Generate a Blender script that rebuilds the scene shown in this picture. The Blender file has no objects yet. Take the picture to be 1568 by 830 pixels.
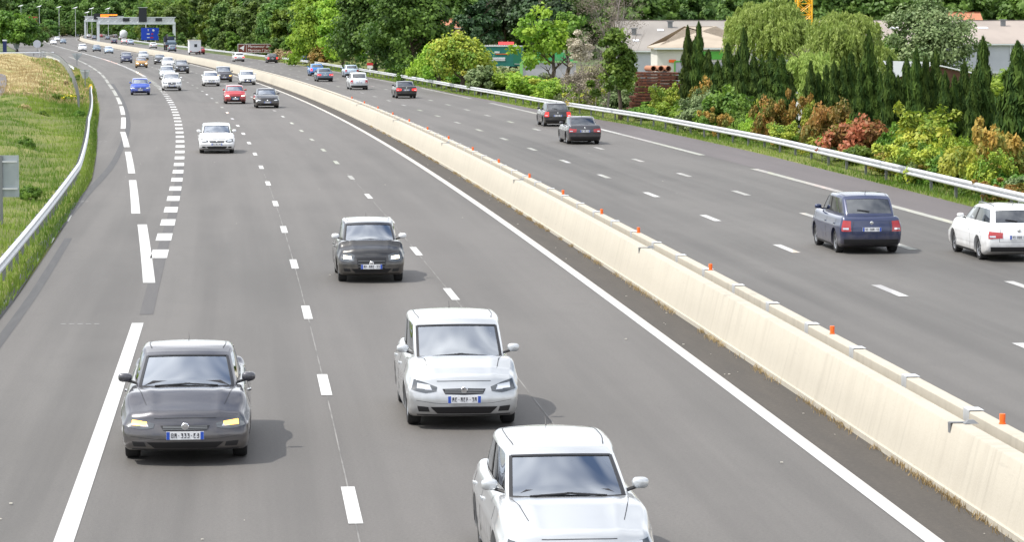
import bpy, bmesh, math, random
import numpy as np
from mathutils import Vector, Matrix
rad = math.radians
SC = bpy.context.scene
COL = SC.collection
# ------------------------------------------------------------------ camera, sky, sun, exposure
F_PX, CAM_H, VH = 4484.5, 6.42, 32.28            # focal length in photo pixels, eye height, horizon row
PITCH = math.atan((415 - VH) / F_PX)
cam_d = bpy.data.cameras.new("camera"); cam = bpy.data.objects.new("camera", cam_d); COL.objects.link(cam)
cam.location = (0, 0, CAM_H); cam.rotation_euler = (math.pi / 2 - PITCH, 0, 0)
cam_d.sensor_fit = 'HORIZONTAL'; cam_d.sensor_width = 36; cam_d.lens = F_PX / 1568 * 36
cam_d.clip_start = 1; cam_d.clip_end = 6000
SC.camera = cam
CLOUD = 14.0                                      # brightness of the thin cloud in the sky
SUN_EL, SUN_TO = 58, (-1.0, -0.25)                # elevation; compass direction towards the sun (x, y)
world = bpy.data.worlds.new("World"); SC.world = world; world.use_nodes = True
nt = world.node_tree; nt.nodes.clear()
sky = nt.nodes.new('ShaderNodeTexSky'); sky.sky_type = 'NISHITA'; sky.sun_disc = False
sky.sun_elevation = rad(SUN_EL); sky.sun_rotation = math.atan2(SUN_TO[0], SUN_TO[1])
sky.dust_density = 2.5; sky.air_density = 1.0; sky.ozone_density = 1.0
bg = nt.nodes.new('ShaderNodeBackground'); bg.inputs[1].default_value = 0.112
wo = nt.nodes.new('ShaderNodeOutputWorld')
tcw = nt.nodes.new('ShaderNodeTexCoord'); mpw = nt.nodes.new('ShaderNodeMapping'); mpw.inputs['Scale'].default_value = (1.6, 1.6, 3.2)
cl = nt.nodes.new('ShaderNodeTexNoise'); cl.inputs['Scale'].default_value = 1.1; cl.inputs['Detail'].default_value = 3; cl.inputs['Roughness'].default_value = .55
crw = nt.nodes.new('ShaderNodeMapRange'); crw.inputs[1].default_value = .34; crw.inputs[2].default_value = .66; crw.inputs[4].default_value = .85
mxw = nt.nodes.new('ShaderNodeMix'); mxw.data_type = 'RGBA'; mxw.inputs[7].default_value = (CLOUD, CLOUD * 1.01, CLOUD * 1.03, 1)
nt.links.new(tcw.outputs['Generated'], mpw.inputs[0]); nt.links.new(mpw.outputs[0], cl.inputs['Vector']); nt.links.new(cl.outputs[0], crw.inputs[0])
nt.links.new(crw.outputs[0], mxw.inputs[0]); nt.links.new(sky.outputs[0], mxw.inputs[6])
nt.links.new(mxw.outputs[2], bg.inputs[0]); nt.links.new(bg.outputs[0], wo.inputs[0])
sun_d = bpy.data.lights.new("sun", 'SUN'); sun_d.energy = 3.7; sun_d.angle = rad(0.6); sun_d.color = (1, 0.96, 0.88)
sun = bpy.data.objects.new("sun", sun_d); COL.objects.link(sun)
_sd = Vector((SUN_TO[0] * math.cos(rad(SUN_EL)), SUN_TO[1] * math.cos(rad(SUN_EL)), math.sin(rad(SUN_EL)))).normalized()
sun.rotation_euler = _sd.to_track_quat('Z', 'Y').to_euler()
sun.location = (-60, 40, 90)
SC.view_settings.view_transform = 'Standard'; SC.view_settings.look = 'None'
SC.view_settings.exposure = 0.46; SC.view_settings.gamma = 1
SC.cycles.max_bounces = 6; SC.cycles.transparent_max_bounces = 8
SC.cycles.use_adaptive_sampling = True

R = random.Random(7)
NR = np.random.RandomState(11)

# ------------------------------------------------------------------ photo pixel -> place
def gp(px, py, z=0.0):
    """point at height z seen at photo pixel (used to survey the photograph)"""
    x = (px - 784) / F_PX; y = (py - 415) / F_PX
    dz = -(y * math.cos(PITCH) + math.sin(PITCH)); dy = math.cos(PITCH) - y * math.sin(PITCH)
    t = (z - CAM_H) / dz
    return Vector((x * t, dy * t, z))
def xat(px, Y): return (px - 784) / F_PX * Y * 1.0
def zat(py, Y): return CAM_H - (py - VH) / F_PX * Y

# ------------------------------------------------------------------ materials
MATS = {}
def mat(name, col=(.5, .5, .5), rough=.6, metal=0.0, spec=.5, coat=0.0, emit=None, es=0.0, bump=None, noise=None, attr=None):
    if name in MATS: return MATS[name]
    m = bpy.data.materials.new(name); m.use_nodes = True; n = m.node_tree
    b = n.nodes['Principled BSDF']
    b.inputs['Base Color'].default_value = (*col, 1); b.inputs['Roughness'].default_value = rough
    b.inputs['Metallic'].default_value = metal; b.inputs['Specular IOR Level'].default_value = spec
    b.inputs['Coat Weight'].default_value = coat; b.inputs['Coat Roughness'].default_value = .03
    if emit: b.inputs['Emission Color'].default_value = (*emit, 1); b.inputs['Emission Strength'].default_value = es
    if noise:   # (scale, second colour, low, high, use object coordinates stretched)
        sc, c2, lo, hi = noise[:4]
        tc = n.nodes.new('ShaderNodeTexCoord'); mp = n.nodes.new('ShaderNodeMapping')
        if len(noise) > 4: mp.inputs['Scale'].default_value = noise[4]
        no = n.nodes.new('ShaderNodeTexNoise'); no.inputs['Scale'].default_value = sc; no.inputs['Detail'].default_value = 6
        cr = n.nodes.new('ShaderNodeMapRange'); cr.inputs[1].default_value = lo; cr.inputs[2].default_value = hi
        mx = n.nodes.new('ShaderNodeMix'); mx.data_type = 'RGBA'
        mx.inputs[6].default_value = (*col, 1); mx.inputs[7].default_value = (*c2, 1)
        L = n.links
        L.new(tc.outputs['Object'], mp.inputs[0]); L.new(mp.outputs[0], no.inputs['Vector']); L.new(no.outputs[0], cr.inputs[0])
        L.new(cr.outputs[0], mx.inputs[0]); L.new(mx.outputs[2], b.inputs['Base Color'])
        if bump:
            bp = n.nodes.new('ShaderNodeBump'); bp.inputs['Strength'].default_value = bump
            L.new(no.outputs[0], bp.inputs['Height']); L.new(bp.outputs[0], b.inputs['Normal'])
    MATS[name] = m
    return m

def surf_mat(name, base, layers, rough=.85, bump=0.0, bscale=60, spec=.3):
    """surface lying along the road: UV = metres across, metres along. layers = (u scale, v scale, low, high, colour, amount)"""
    m = bpy.data.materials.new(name); m.use_nodes = True; n = m.node_tree; L = n.links
    b = n.nodes['Principled BSDF']; b.inputs['Roughness'].default_value = rough; b.inputs['Specular IOR Level'].default_value = spec
    uv = n.nodes.new('ShaderNodeUVMap'); cur = None
    rgb = n.nodes.new('ShaderNodeRGB'); rgb.outputs[0].default_value = (*base, 1); cur = rgb.outputs[0]
    for i, (su, sv, lo, hi, col, amt) in enumerate(layers):
        mp = n.nodes.new('ShaderNodeMapping'); mp.inputs['Scale'].default_value = (su, sv, 1); mp.inputs['Location'].default_value = (i * 7.3, i * 3.1, i)
        no = n.nodes.new('ShaderNodeTexNoise'); no.inputs['Scale'].default_value = 1; no.inputs['Detail'].default_value = 5; no.inputs['Roughness'].default_value = .6
        cr = n.nodes.new('ShaderNodeMapRange'); cr.inputs[1].default_value = lo; cr.inputs[2].default_value = hi; cr.inputs[4].default_value = amt
        mx = n.nodes.new('ShaderNodeMix'); mx.data_type = 'RGBA'; mx.inputs[7].default_value = (*col, 1)
        L.new(uv.outputs[0], mp.inputs[0]); L.new(mp.outputs[0], no.inputs['Vector']); L.new(no.outputs[0], cr.inputs[0])
        L.new(cr.outputs[0], mx.inputs[0]); L.new(cur, mx.inputs[6]); cur = mx.outputs[2]
    L.new(cur, b.inputs['Base Color'])
    if bump:
        no = n.nodes.new('ShaderNodeTexNoise'); no.inputs['Scale'].default_value = bscale; no.inputs['Detail'].default_value = 3
        bp = n.nodes.new('ShaderNodeBump'); bp.inputs['Strength'].default_value = bump; bp.inputs['Distance'].default_value = .02
        L.new(uv.outputs[0], no.inputs['Vector']); L.new(no.outputs[0], bp.inputs['Height']); L.new(bp.outputs[0], b.inputs['Normal'])
    MATS[name] = m
    return m

def leaf_mat(name, c1, c2, trans=.3, rough=.55, hue=.04):
    """foliage: per-clump attribute 'tint' mixes two leaf colours, every plant varies a little"""
    m = bpy.data.materials.new(name); m.use_nodes = True; n = m.node_tree; L = n.links
    b = n.nodes['Principled BSDF']; b.inputs['Roughness'].default_value = rough; b.inputs['Specular IOR Level'].default_value = .35
    at = n.nodes.new('ShaderNodeAttribute'); at.attribute_name = 'tint'
    mx = n.nodes.new('ShaderNodeMix'); mx.data_type = 'RGBA'
    mx.inputs[6].default_value = (*c1, 1); mx.inputs[7].default_value = (*c2, 1)
    oi = n.nodes.new('ShaderNodeObjectInfo'); hs = n.nodes.new('ShaderNodeHueSaturation')
    mr = n.nodes.new('ShaderNodeMapRange'); mr.inputs[3].default_value = .5 - hue / 2; mr.inputs[4].default_value = .5 + hue / 2
    mv = n.nodes.new('ShaderNodeMapRange'); mv.inputs[3].default_value = .8; mv.inputs[4].default_value = 1.2
    L.new(at.outputs['Fac'], mx.inputs[0]); L.new(oi.outputs['Random'], mr.inputs[0]); L.new(oi.outputs['Random'], mv.inputs[0])
    L.new(mx.outputs[2], hs.inputs['Color']); L.new(mr.outputs[0], hs.inputs['Hue']); L.new(mv.outputs[0], hs.inputs['Value'])
    L.new(hs.outputs[0], b.inputs['Base Color'])
    tr = n.nodes.new('ShaderNodeBsdfTranslucent'); ms = n.nodes.new('ShaderNodeMixShader'); ms.inputs[0].default_value = trans
    L.new(hs.outputs[0], tr.inputs[0]); L.new(b.outputs[0], ms.inputs[1]); L.new(tr.outputs[0], ms.inputs[2])
    L.new(ms.outputs[0], n.nodes['Material Output'].inputs[0])
    MATS[name] = m
    return m

def glass_mat(name, tint=(.10, .13, .14), base=.10, boost=1.6, see=.75):
    m = bpy.data.materials.new(name); m.use_nodes = True; n = m.node_tree; L = n.links
    n.nodes.remove(n.nodes['Principled BSDF'])
    tr = n.nodes.new('ShaderNodeBsdfTransparent'); tr.inputs[0].default_value = (*tint, 1)
    gl = n.nodes.new('ShaderNodeBsdfGlossy'); gl.inputs[0].default_value = (.92, .96, 1, 1); gl.inputs['Roughness'].default_value = .02
    fr = n.nodes.new('ShaderNodeFresnel'); fr.inputs[0].default_value = 1.55
    ma = n.nodes.new('ShaderNodeMath'); ma.operation = 'MULTIPLY_ADD'; ma.inputs[1].default_value = boost; ma.inputs[2].default_value = base; ma.use_clamp = True
    mx = n.nodes.new('ShaderNodeMixShader')
    L.new(fr.outputs[0], ma.inputs[0]); L.new(ma.outputs[0], mx.inputs[0]); L.new(tr.outputs[0], mx.inputs[1]); L.new(gl.outputs[0], mx.inputs[2])
    L.new(mx.outputs[0], n.nodes['Material Output'].inputs[0])
    MATS[name] = m
    return m

ASPH = (.120, .1145, .108)
surf_mat('asphalt', ASPH, [(.9, .012, .40, .62, (.070, .067, .063), .85), (.16, .05, .45, .7, (.146, .139, .131), .7),
                           (1.5, .9, .5, .75, (.090, .086, .082), .45), (.05, .004, .4, .7, (.148, .136, .130), .6), (.35, .03, .5, .72, (.075, .072, .068), .55), (22, 22, .35, .75, (.07, .068, .065), .65)], .68, .35, 60, .35)
surf_mat('asphalt_dirty', (.070, .064, .058), [(3, .3, .4, .7, (.09, .08, .07), .7), (10, 6, .55, .75, (.12, .105, .09), .4), (14, 14, .35, .75, (.045, .041, .037), .5)], .92, .3, 40)
surf_mat('asphalt_shoulder', (.112, .098, .099), [(.8, .05, .4, .7, (.080, .071, .072), .7), (2, 1.2, .5, .7, (.118, .106, .104), .4), (14, 14, .35, .75, (.07, .064, .064), .5)], .62, .25, 45)
surf_mat('tar', (.060, .060, .063), [(4, .5, .4, .7, (.085, .085, .085), .6)], .7)
surf_mat('paint_white', (.80, .80, .80), [(9, 3, .58, .78, (.45, .44, .43), .35), (40, 40, .62, .78, (.35, .34, .33), .3), (1.2, .6, .6, .75, (.55, .54, .52), .4)], .6)
surf_mat('verge_soil', (.105, .125, .030), [(.25, .08, .45, .68, (.24, .23, .07), .7), (1.6, 1.1, .45, .7, (.055, .085, .018), .7), (8, 8, .45, .7, (.16, .17, .05), .5)], .95, .8, 7)
surf_mat('straw_soil', (.42, .34, .17), [(.16, .03, .40, .6, (.17, .19, .05), .85), (.9, .25, .45, .7, (.50, .42, .23), .8), (.35, .9, .55, .7, (.09, .11, .03), .75), (8, 5, .5, .7, (.25, .2, .1), .5)], .95, .8, 7)
surf_mat('concrete', (.415, .385, .325), [(2.2, .6, .45, .72, (.36, .33, .275), .5), (3.6, .25, .52, .75, (.27, .25, .21), .5), (.1, .4, .4, .7, (.455, .42, .35), .7), (.5, 3, .64, .74, (.20, .19, .17), .4), (12, 12, .5, .75, (.35, .32, .26), .4)], .85, .15, 30)
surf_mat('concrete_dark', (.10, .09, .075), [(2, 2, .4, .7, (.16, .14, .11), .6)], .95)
mat('galv', (.62, .64, .66), .42, .35, noise=(3, (.50, .52, .54), .4, .7))
mat('galv_dark', (.20, .21, .22), .5, .4)
mat('post_dark', (.05, .052, .055), .6)
mat('sign_back', (.36, .40, .42), .5, .3, noise=(2, (.30, .34, .36), .4, .7))
mat('steel_paint', (.62, .66, .68), .5)
mat('panel_dark', (.012, .015, .022), .45)
mat('amber', (.9, .25, .03), .5, emit=(1, .22, .02), es=2.2)
mat('sign_blue', (.01, .06, .55), .4); mat('sign_white', (.8, .8, .8), .5); mat('sign_brown', (.17, .035, .02), .5)
mat('sign_red', (.55, .03, .03), .5); mat('sign_yellow', (.75, .55, .03), .5)
mat('orange', (.85, .13, .01), .45); mat('bark', (.10, .075, .055), .95, noise=(6, (.05, .04, .03), .4, .7)); mat('bark_grey', (.30, .27, .25), .9, noise=(6, (.2, .18, .16), .4, .7))
mat('tyre', (.018, .018, .019), .85); mat('rim', (.42, .43, .45), .3, .8); mat('rim_dark', (.03, .03, .032), .5)
mat('black_plastic', (.018, .018, .02), .5); mat('dark_trim', (.010, .010, .012), .35)
mat('interior', (.022, .022, .026), .8); mat('seat', (.05, .05, .056), .85)
mat('chrome', (.75, .76, .78), .12, 1.0)
mat('lamp_lens', (.70, .73, .76), .12, .55, coat=1); mat('lamp_dark', (.10, .11, .12), .15, .5, coat=1)
mat('lamp_lit', (1, .9, .7), .3, emit=(1, .86, .62), es=6); mat('lamp_amber', (1, .5, .1), .3, emit=(1, .42, .06), es=4)
mat('tail', (.42, .012, .012), .18, coat=1); mat('tail_lit', (.6, .02, .02), .2, emit=(1, .03, .02), es=1.2)
mat('plate', (.75, .76, .78), .4); mat('plate_blue', (.02, .08, .45), .4); mat('ink', (.03, .03, .04), .6)
glass_mat('glass'); glass_mat('glass_clear', (.38, .44, .44), .32, 2.4)

# ------------------------------------------------------------------ mesh helpers
class Geo:
    def __init__(s): s.v = []; s.f = []; s.m = []; s.uv = None
    def add(s, vs, fs, mi=0):
        o = len(s.v); s.v.extend([tuple(p) for p in vs]); s.f.extend([tuple(i + o for i in f) for f in fs]); s.m.extend([mi] * len(fs))
        return s
    def box(s, c, d, mi=0, rz=0.0, M=None, taper=1.0):
        hx, hy, hz = d[0] / 2, d[1] / 2, d[2] / 2
        vs = []
        for sz in (-1, 1):
            k = taper if sz > 0 else 1
            for sx, sy in ((-1, -1), (1, -1), (1, 1), (-1, 1)): vs.append(Vector((sx * hx * k, sy * hy * k, sz * hz)))
        if rz: vs = [Matrix.Rotation(rz, 3, 'Z') @ v for v in vs]
        if M is not None: vs = [M @ v for v in vs]
        vs = [v + Vector(c) for v in vs]
        return s.add(vs, [(3, 2, 1, 0), (4, 5, 6, 7), (0, 1, 5, 4), (1, 2, 6, 5), (2, 3, 7, 6), (3, 0, 4, 7)], mi)
    def tube(s, pts, r, n=8, mi=0, caps=True):
        pts = [Vector(p) for p in pts]; rs = r if isinstance(r, (list, tuple)) else [r] * len(pts)
        vs = []; N = len(pts)
        for i, p in enumerate(pts):
            t = (pts[min(i + 1, N - 1)] - pts[max(i - 1, 0)]).normalized()
            a = t.orthogonal().normalized() if abs(t.z) > .9 else t.cross(Vector((0, 0, 1))).normalized()
            b = t.cross(a)
            for k in range(n):
                an = 2 * math.pi * k / n; vs.append(p + (a * math.cos(an) + b * math.sin(an)) * rs[i])
        fs = []
        for i in range(N - 1):
            for k in range(n): fs.append((i * n + k, i * n + (k + 1) % n, (i + 1) * n + (k + 1) % n, (i + 1) * n + k))
        if caps: fs.append(tuple(range(n - 1, -1, -1))); fs.append(tuple((N - 1) * n + k for k in range(n)))
        return s.add(vs, fs, mi)
    def lathe(s, prof, n=24, axis='Z', c=(0, 0, 0), mi=0):
        vs = []; c = Vector(c)
        for r, h in prof:
            for k in range(n):
                a = 2 * math.pi * k / n
                p = (r * math.cos(a), r * math.sin(a), h)
                if axis == 'Y': p = (p[0], p[2], p[1])
                vs.append(Vector(p) + c)
        fs = []
        for i in range(len(prof) - 1):
            for k in range(n):
                q = (i * n + k, i * n + (k + 1) % n, (i + 1) * n + (k + 1) % n, (i + 1) * n + k)
                fs.append(q if axis == 'Z' else q[::-1])
        return s.add(vs, fs, mi)
    def mesh(s, name, mats, smooth=None):
        me = bpy.data.meshes.new(name)
        me.from_pydata(s.v, [], s.f)
        for m in (mats if isinstance(mats, (list, tuple)) else [mats]): me.materials.append(MATS[m] if isinstance(m, str) else m)
        me.polygons.foreach_set('material_index', s.m)
        if smooth is not None:
            me.polygons.foreach_set('use_smooth', [True] * len(s.f))
            me.set_sharp_from_angle(angle=rad(smooth))
        me.update()
        return me
    def build(s, name, mats, parent=None, smooth=None):
        o = bpy.data.objects.new(name, s.mesh(name, mats, smooth)); COL.objects.link(o)
        if parent: o.parent = parent
        return o

def tag(o, label=None, cat=None, group=None, kind=None):
    if label: o['label'] = label
    if cat: o['category'] = cat
    if group: o['group'] = group
    if kind: o['kind'] = kind
    return o
def empty(name, loc=(0, 0, 0), rz=0.0, label=None, cat=None, group=None):
    o = bpy.data.objects.new(name, None); COL.objects.link(o); o.location = loc; o.rotation_euler = (0, 0, rz); o.empty_display_size = .3
    return tag(o, label, cat, group)
def link_mesh(name, me, parent=None, loc=(0, 0, 0), rot=(0, 0, 0), scale=(1, 1, 1)):
    o = bpy.data.objects.new(name, me); COL.objects.link(o); o.location = loc; o.rotation_euler = rot; o.scale = scale
    if parent: o.parent = parent
    return o
def copy_tree(o, parent=None):
    c = o.copy(); COL.objects.link(c); c.parent = parent
    for ch in list(o.children): copy_tree(ch, c)
    return c

# ------------------------------------------------------------------ the road's line: left edge line of the oncoming carriageway, metres
WP = np.array([(5.2, 35.8), (4.5, 43.7), (3.7, 52.3), (2.1, 68.9), (-.5, 95.9), (-7.7, 162.6), (-15.2, 223.0), (-19.5, 256.7), (-24.5, 296.2), (-33.3, 350.0),
               (-43.1, 409.5), (-47.3, 430.9), (-93.9, 694.6), (-134.5, 913.7), (-155.5, 1045.6), (-176, 1222), (-186, 1400)])
_co = np.polyfit(WP[:, 1] / 1000, WP[:, 0], 6, w=1 / WP[:, 1])
def wx(Y):
    Yc = np.clip(Y, 36, 1400)
    return np.polyval(_co, Yc / 1000) + (Y - Yc) * np.polyval(np.polyder(_co), Yc / 1000) / 1000
def wd(Y): return np.polyval(np.polyder(_co), np.clip(Y, 36, 1400) / 1000) / 1000
def at(Y, o, z=0.0):
    """point o metres to the side of the line (positive towards the barrier), Y metres ahead"""
    d = wd(Y); k = math.hypot(1, d)
    return Vector((wx(Y) + o / k, Y - o * d / k, z))
def heading(Y): return math.atan2(-wd(Y), 1)          # rotation about Z of something whose +Y looks along the road
_ys = np.arange(-60, 1500, .5); _sl = np.concatenate([[0], np.cumsum(np.hypot(np.diff(_ys), np.diff(wx(_ys))))])
def y2s(Y): return float(np.interp(Y, _ys, _sl))
def s2y(s): return float(np.interp(s, _sl, _ys))
def off_fn(o): return (lambda Y: o) if isinstance(o, (int, float)) else (lambda Y, a=np.array(o): float(np.interp(Y, a[:, 0], a[:, 1])))

def strip(g, o0, o1, Y0, Y1, z, step=None, n=1, mi=0, zfn=None, uvs=None):
    f0, f1 = off_fn(o0), off_fn(o1)
    if step is None: step = 4.0
    k = max(1, int(math.ceil((Y1 - Y0) / step))); vs = []
    for i in range(k + 1):
        Y = Y0 + (Y1 - Y0) * i / k; S = y2s(Y); a, b = f0(Y), f1(Y)
        for j in range(n + 1):
            o = a + (b - a) * j / n; p = at(Y, o, z)
            if zfn: p.z += zfn(p.x, p.y, o - a if a > 0 else b - o, Y)
            vs.append(p); uvs.append((o, S))
    w = n + 1
    fs = [(i * w + j, i * w + j + 1, (i + 1) * w + j + 1, (i + 1) * w + j) for i in range(k) for j in range(n)]
    g.add(vs, fs, mi)
def sheet(name, m, strips, kind='structure', smooth=False):
    g = Geo(); uvs = []
    for a in strips: strip(g, *a[0:5], **(a[5] if len(a) > 5 else {}), uvs=uvs)
    o = g.build(name, m, smooth=40 if smooth else None)
    ul = o.data.uv_layers.new(name='UVMap'); li = np.zeros(len(o.data.loops), dtype=np.int32); o.data.loops.foreach_get('vertex_index', li)
    ul.data.foreach_set('uv', np.array(uvs, dtype=np.float32)[li].ravel())
    if kind: o['kind'] = kind
    return o

EDGE_L = [(-60, -13.7), (69, -13.7), (120, -14.1), (175, -15.5), (240, -16.5), (300, -17.0), (380, -17.6), (480, -19), (560, -23), (1500, -23)]
EDGE_R = [(-60, 16.9), (96, 16.9), (143, 17.4), (180, 17.2), (214, 15.6), (263, 14.9), (350, 14.9), (432, 15.2), (550, 14.6), (1500, 14.8)]
RAIL_L = [(y, o - .5) for y, o in EDGE_L]
RAIL_R = [(-60, 17.4), (96, 17.4), (117, 17.8), (143, 18.3), (178, 17.9), (214, 16.2), (263, 15.5), (350, 15.5), (432, 15.9), (550, 15.2), (1500, 15.4)]
T3 = [(72.4, -10.72), (94.3, -11.5), (99.5, -11.86), (120, -12.47), (144.7, -13.2), (171, -13.95), (200, -14.25), (232, -14.66), (259, -15.0), (300, -15.4), (500, -15.4)]

g = Geo(); gv = [(-2500, -400), (2500, -400), (2500, 5000), (-2500, 5000)]
g.add([(x, y, -.12) for x, y in gv], [(0, 1, 2, 3)])
mat('far_ground', (.050, .085, .018), .95, noise=(.05, (.12, .13, .045), .45, .65))
tag(g.build('ground', 'far_ground'), kind='structure')
sheet('road', 'asphalt', [(EDGE_L, EDGE_R, -60, 1480, 0.0, dict(step=5, n=8))])
sheet('median_strip', 'asphalt_dirty', [(.14, 1.03, -60, 1300, .004)])
sheet('hard_shoulder', 'asphalt_shoulder', [(14.42, [(y, o - .02) for y, o in EDGE_R], -60, 420, .004)])

def bump_l(x, y, d, Y):
    e = min(1, max(0, d - .3) / 2.5)
    h = .22 * math.sin(x * .9 + y * .13) + .16 * math.sin(y * .31 + x * .4) + .12 * math.sin(x * 2.1 - y * .7)
    return e * (h + .15) + .07 * min(d, 8)
sheet('verge', 'verge_soil', [([(y, o - 30) for y, o in EDGE_L], EDGE_L, -60, 235, -.02, dict(step=2, n=24, zfn=bump_l))], smooth=True)
sheet('bank', 'straw_soil', [([(y, o - 34) for y, o in EDGE_L], EDGE_L, 235, 560, -.02, dict(step=3, n=24, zfn=bump_l))], smooth=True)
sheet('path', 'asphalt_shoulder', [([(190, -29), (230, -27.5), (310, -27.3), (330, -28)], [(190, -23.0), (230, -23.6), (310, -26.0), (330, -27.9)], 190, 330, .86, dict(step=6))])
def bump_r(x, y, d, Y):
    e = min(1, max(0, d - .2) / 2)
    return e * (.1 + .12 * math.sin(x * .8 + y * .2) + .08 * math.sin(y * .5 - x * .7))
sheet('embankment', 'verge_soil', [(EDGE_R, [(y, o + 40) for y, o in EDGE_R], -60, 560, -.02, dict(step=3, n=24, zfn=bump_r))], smooth=True)

# painted lines
def dashes(o, w, yc, length, period, y_lo, y_hi):
    s0 = y2s(yc); out = []; k0 = int((y2s(y_lo) - s0) // period)
    s = s0 + k0 * period
    while s < y2s(y_hi):
        a, b = s2y(s - length / 2), s2y(s + length / 2)
        if a > y_lo and b < y_hi:
            f = off_fn(o)
            out.append(([(a, f(a) - w / 2), (b, f(b) - w / 2)], [(a, f(a) + w / 2), (b, f(b) + w / 2)], a, b, .008, dict(step=4)))
        s += period
    return out
lines = [(-.11, .13, -60, 1300, .008, dict(step=4))]
lines += dashes(-7.06, .19, 39.2, 3, 13, -50, 900) + dashes(-3.56, .19, 69.1, 3, 13, -50, 900)
lines += dashes(6.93, .24, 69.0, 3, 13, -50, 900) + dashes(10.42, .25, 108.5, 3, 13, -50, 900)
lines += dashes(14.28, .34, 158.5, 39, 52, -50, 1000)
lines += dashes(-10.68, .46, 81.8, 3, 6.4, 79, 340)
lines += [(-10.92, -10.46, 341, 1250, .008, dict(step=5)), (-10.83, -10.58, 23.5, 63.1, .008, dict(step=3)), (-10.83, -10.58, -60, 10, .008)]
lines += dashes(T3, .30, 83.2, 21, 26.3, 70, 440)
lines += [(-15.55, -15.25, 441, 540, .008)]
sheet('road_markings', 'paint_white', lines)
# survey ticks and the black sealed joints in the surface
def path_strip(g, pts, w, z, uvs, mi=0):
    pts = [Vector(p) for p in pts]; vs = []; s = 0
    for i, p in enumerate(pts):
        t = (pts[min(i + 1, len(pts) - 1)] - pts[max(i - 1, 0)]).normalized(); nrm = Vector((t.y, -t.x, 0))
        if i: s += (p - pts[i - 1]).length
        ww = w if not isinstance(w, (list, tuple)) else w[i]
        for k in (-1, 1): vs.append(Vector((p.x, p.y, z)) + nrm * ww / 2 * k); uvs.append((k * ww, s))
    g.add(vs, [(2 * i, 2 * i + 1, 2 * i + 3, 2 * i + 2) for i in range(len(pts) - 1)], mi)
def flat_paths(name, m, paths, z):
    g = Geo(); uvs = []
    for pts, w in paths: path_strip(g, pts, w, z, uvs)
    o = g.build(name, m); ul = o.data.uv_layers.new(name='UVMap'); li = np.zeros(len(o.data.loops), dtype=np.int32); o.data.loops.foreach_get('vertex_index', li)
    ul.data.foreach_set('uv', np.array(uvs, dtype=np.float32)[li].ravel()); o['kind'] = 'structure'
    return o
def smooth_pts(p, n=6):
    p = [Vector(q) for q in p]; out = []
    for i in range(len(p) - 1):
        a, b, c, d = p[max(i - 1, 0)], p[i], p[i + 1], p[min(i + 2, len(p) - 1)]
        for k in range(n):
            t = k / n; out.append(.5 * ((2 * b) + (c - a) * t + (2 * a - 5 * b + 4 * c - d) * t * t + (3 * b - a - 3 * c + d) * t ** 3))
    return out + [p[-1]]
seal = smooth_pts([gp(*q) for q in ((-20, 500), (20, 448), (70, 372), (130, 300), (170, 255), (187, 222), (196, 195), (194, 172), (188, 155), (180, 140), (172, 128))])
edge_seam = [at(Y, off_fn(EDGE_L)(Y) + .35) for Y in range(-20, 92, 6)]
old_line = [gp(*q) for q in ((224, 482), (233, 445), (243, 405), (252, 370), (264, 330), (272, 290), (276, 255))]
flat_paths('tar_joint', 'tar', [(seal, .30)], .0075)
flat_paths('edge_joint', 'tar', [(edge_seam, .22)], .0045)
surf_mat('tar_faint', (.085, .083, .085), [(4, .5, .4, .7, (.105, .102, .10), .6)], .8)
surf_mat('seam_pale', (.22, .215, .21), [(4, .6, .45, .6, (.11, .108, .105), .9)], .8)
lane_seams = [([at(Y, -7.06) for Y in range(-20, 130, 6)], .022), ([at(Y, -3.56) for Y in range(-20, 130, 6)], .022)]
flat_paths('lane_joint', 'seam_pale', lane_seams, .0065)
flat_paths('worn_paint', 'tar_faint', [(old_line, .30)], .006)
ticks = []
for (x0, y0, x1) in ((93, 497, 157), (118, 309, 138), (143, 217, 167)):
    k = 5 if x0 == 93 else 3
    for i in range(k):
        a = x0 + (x1 - x0) * i / k; b = a + (x1 - x0) / k * .62; ticks.append(([gp(a, y0), gp(b, y0 - .6)], .045))
for i in range(5):
    ticks.append(([gp(0 + i * 26, 475 - i * 34), gp(9 + i * 25, 462 - i * 33)], .05))
flat_paths('survey_marks', 'paint_white', ticks, .0085)

# ------------------------------------------------------------------ median barrier: two concrete walls with steel clips, brackets and orange reflectors
def extrude(prof, Y0, Y1, o0, step=3.0, m=None, name='wall', parent=None, closed=True, mirror=False):
    g = Geo(); uvs = []; k = int(math.ceil((Y1 - Y0) / step)); n = len(prof); vs = []
    d = [0]
    for i in range(1, n): d.append(d[-1] + math.hypot(prof[i][0] - prof[i - 1][0], prof[i][1] - prof[i - 1][1]))
    f = off_fn(o0)
    for i in range(k + 1):
        Y = Y0 + (Y1 - Y0) * i / k; S = y2s(Y)
        for j, (o, z) in enumerate(prof): vs.append(at(Y, f(Y) + o, z)); uvs.append((S, d[j]))
    fs = [(i * n + j, (i + 1) * n + j, (i + 1) * n + j + 1, i * n + j + 1) for i in range(k) for j in range(n - 1)]
    if closed: fs += [tuple(range(n)), tuple(k * n + j for j in range(n - 1, -1, -1))]
    g.add(vs, fs); ob = g.build(name, m, parent, smooth=25)
    ul = ob.data.uv_layers.new(name='UVMap'); li = np.zeros(len(ob.data.loops), dtype=np.int32); ob.data.loops.foreach_get('vertex_index', li)
    ul.data.foreach_set('uv', np.array(uvs, dtype=np.float32)[li].ravel())
    return ob
bar = empty('concrete_barrier', at(36, 1.6), 0, 'long cream concrete median barrier of two parallel walls curving between the carriageways', 'barrier')
inv = Matrix.Translation(-bar.location)
def adopt(o, p=None):
    o.parent = p or bar
    o.matrix_parent_inverse = Matrix.Translation(-Vector(o.parent.location)) if p is None or p is bar else Matrix.Identity(4)
    return o
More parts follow.
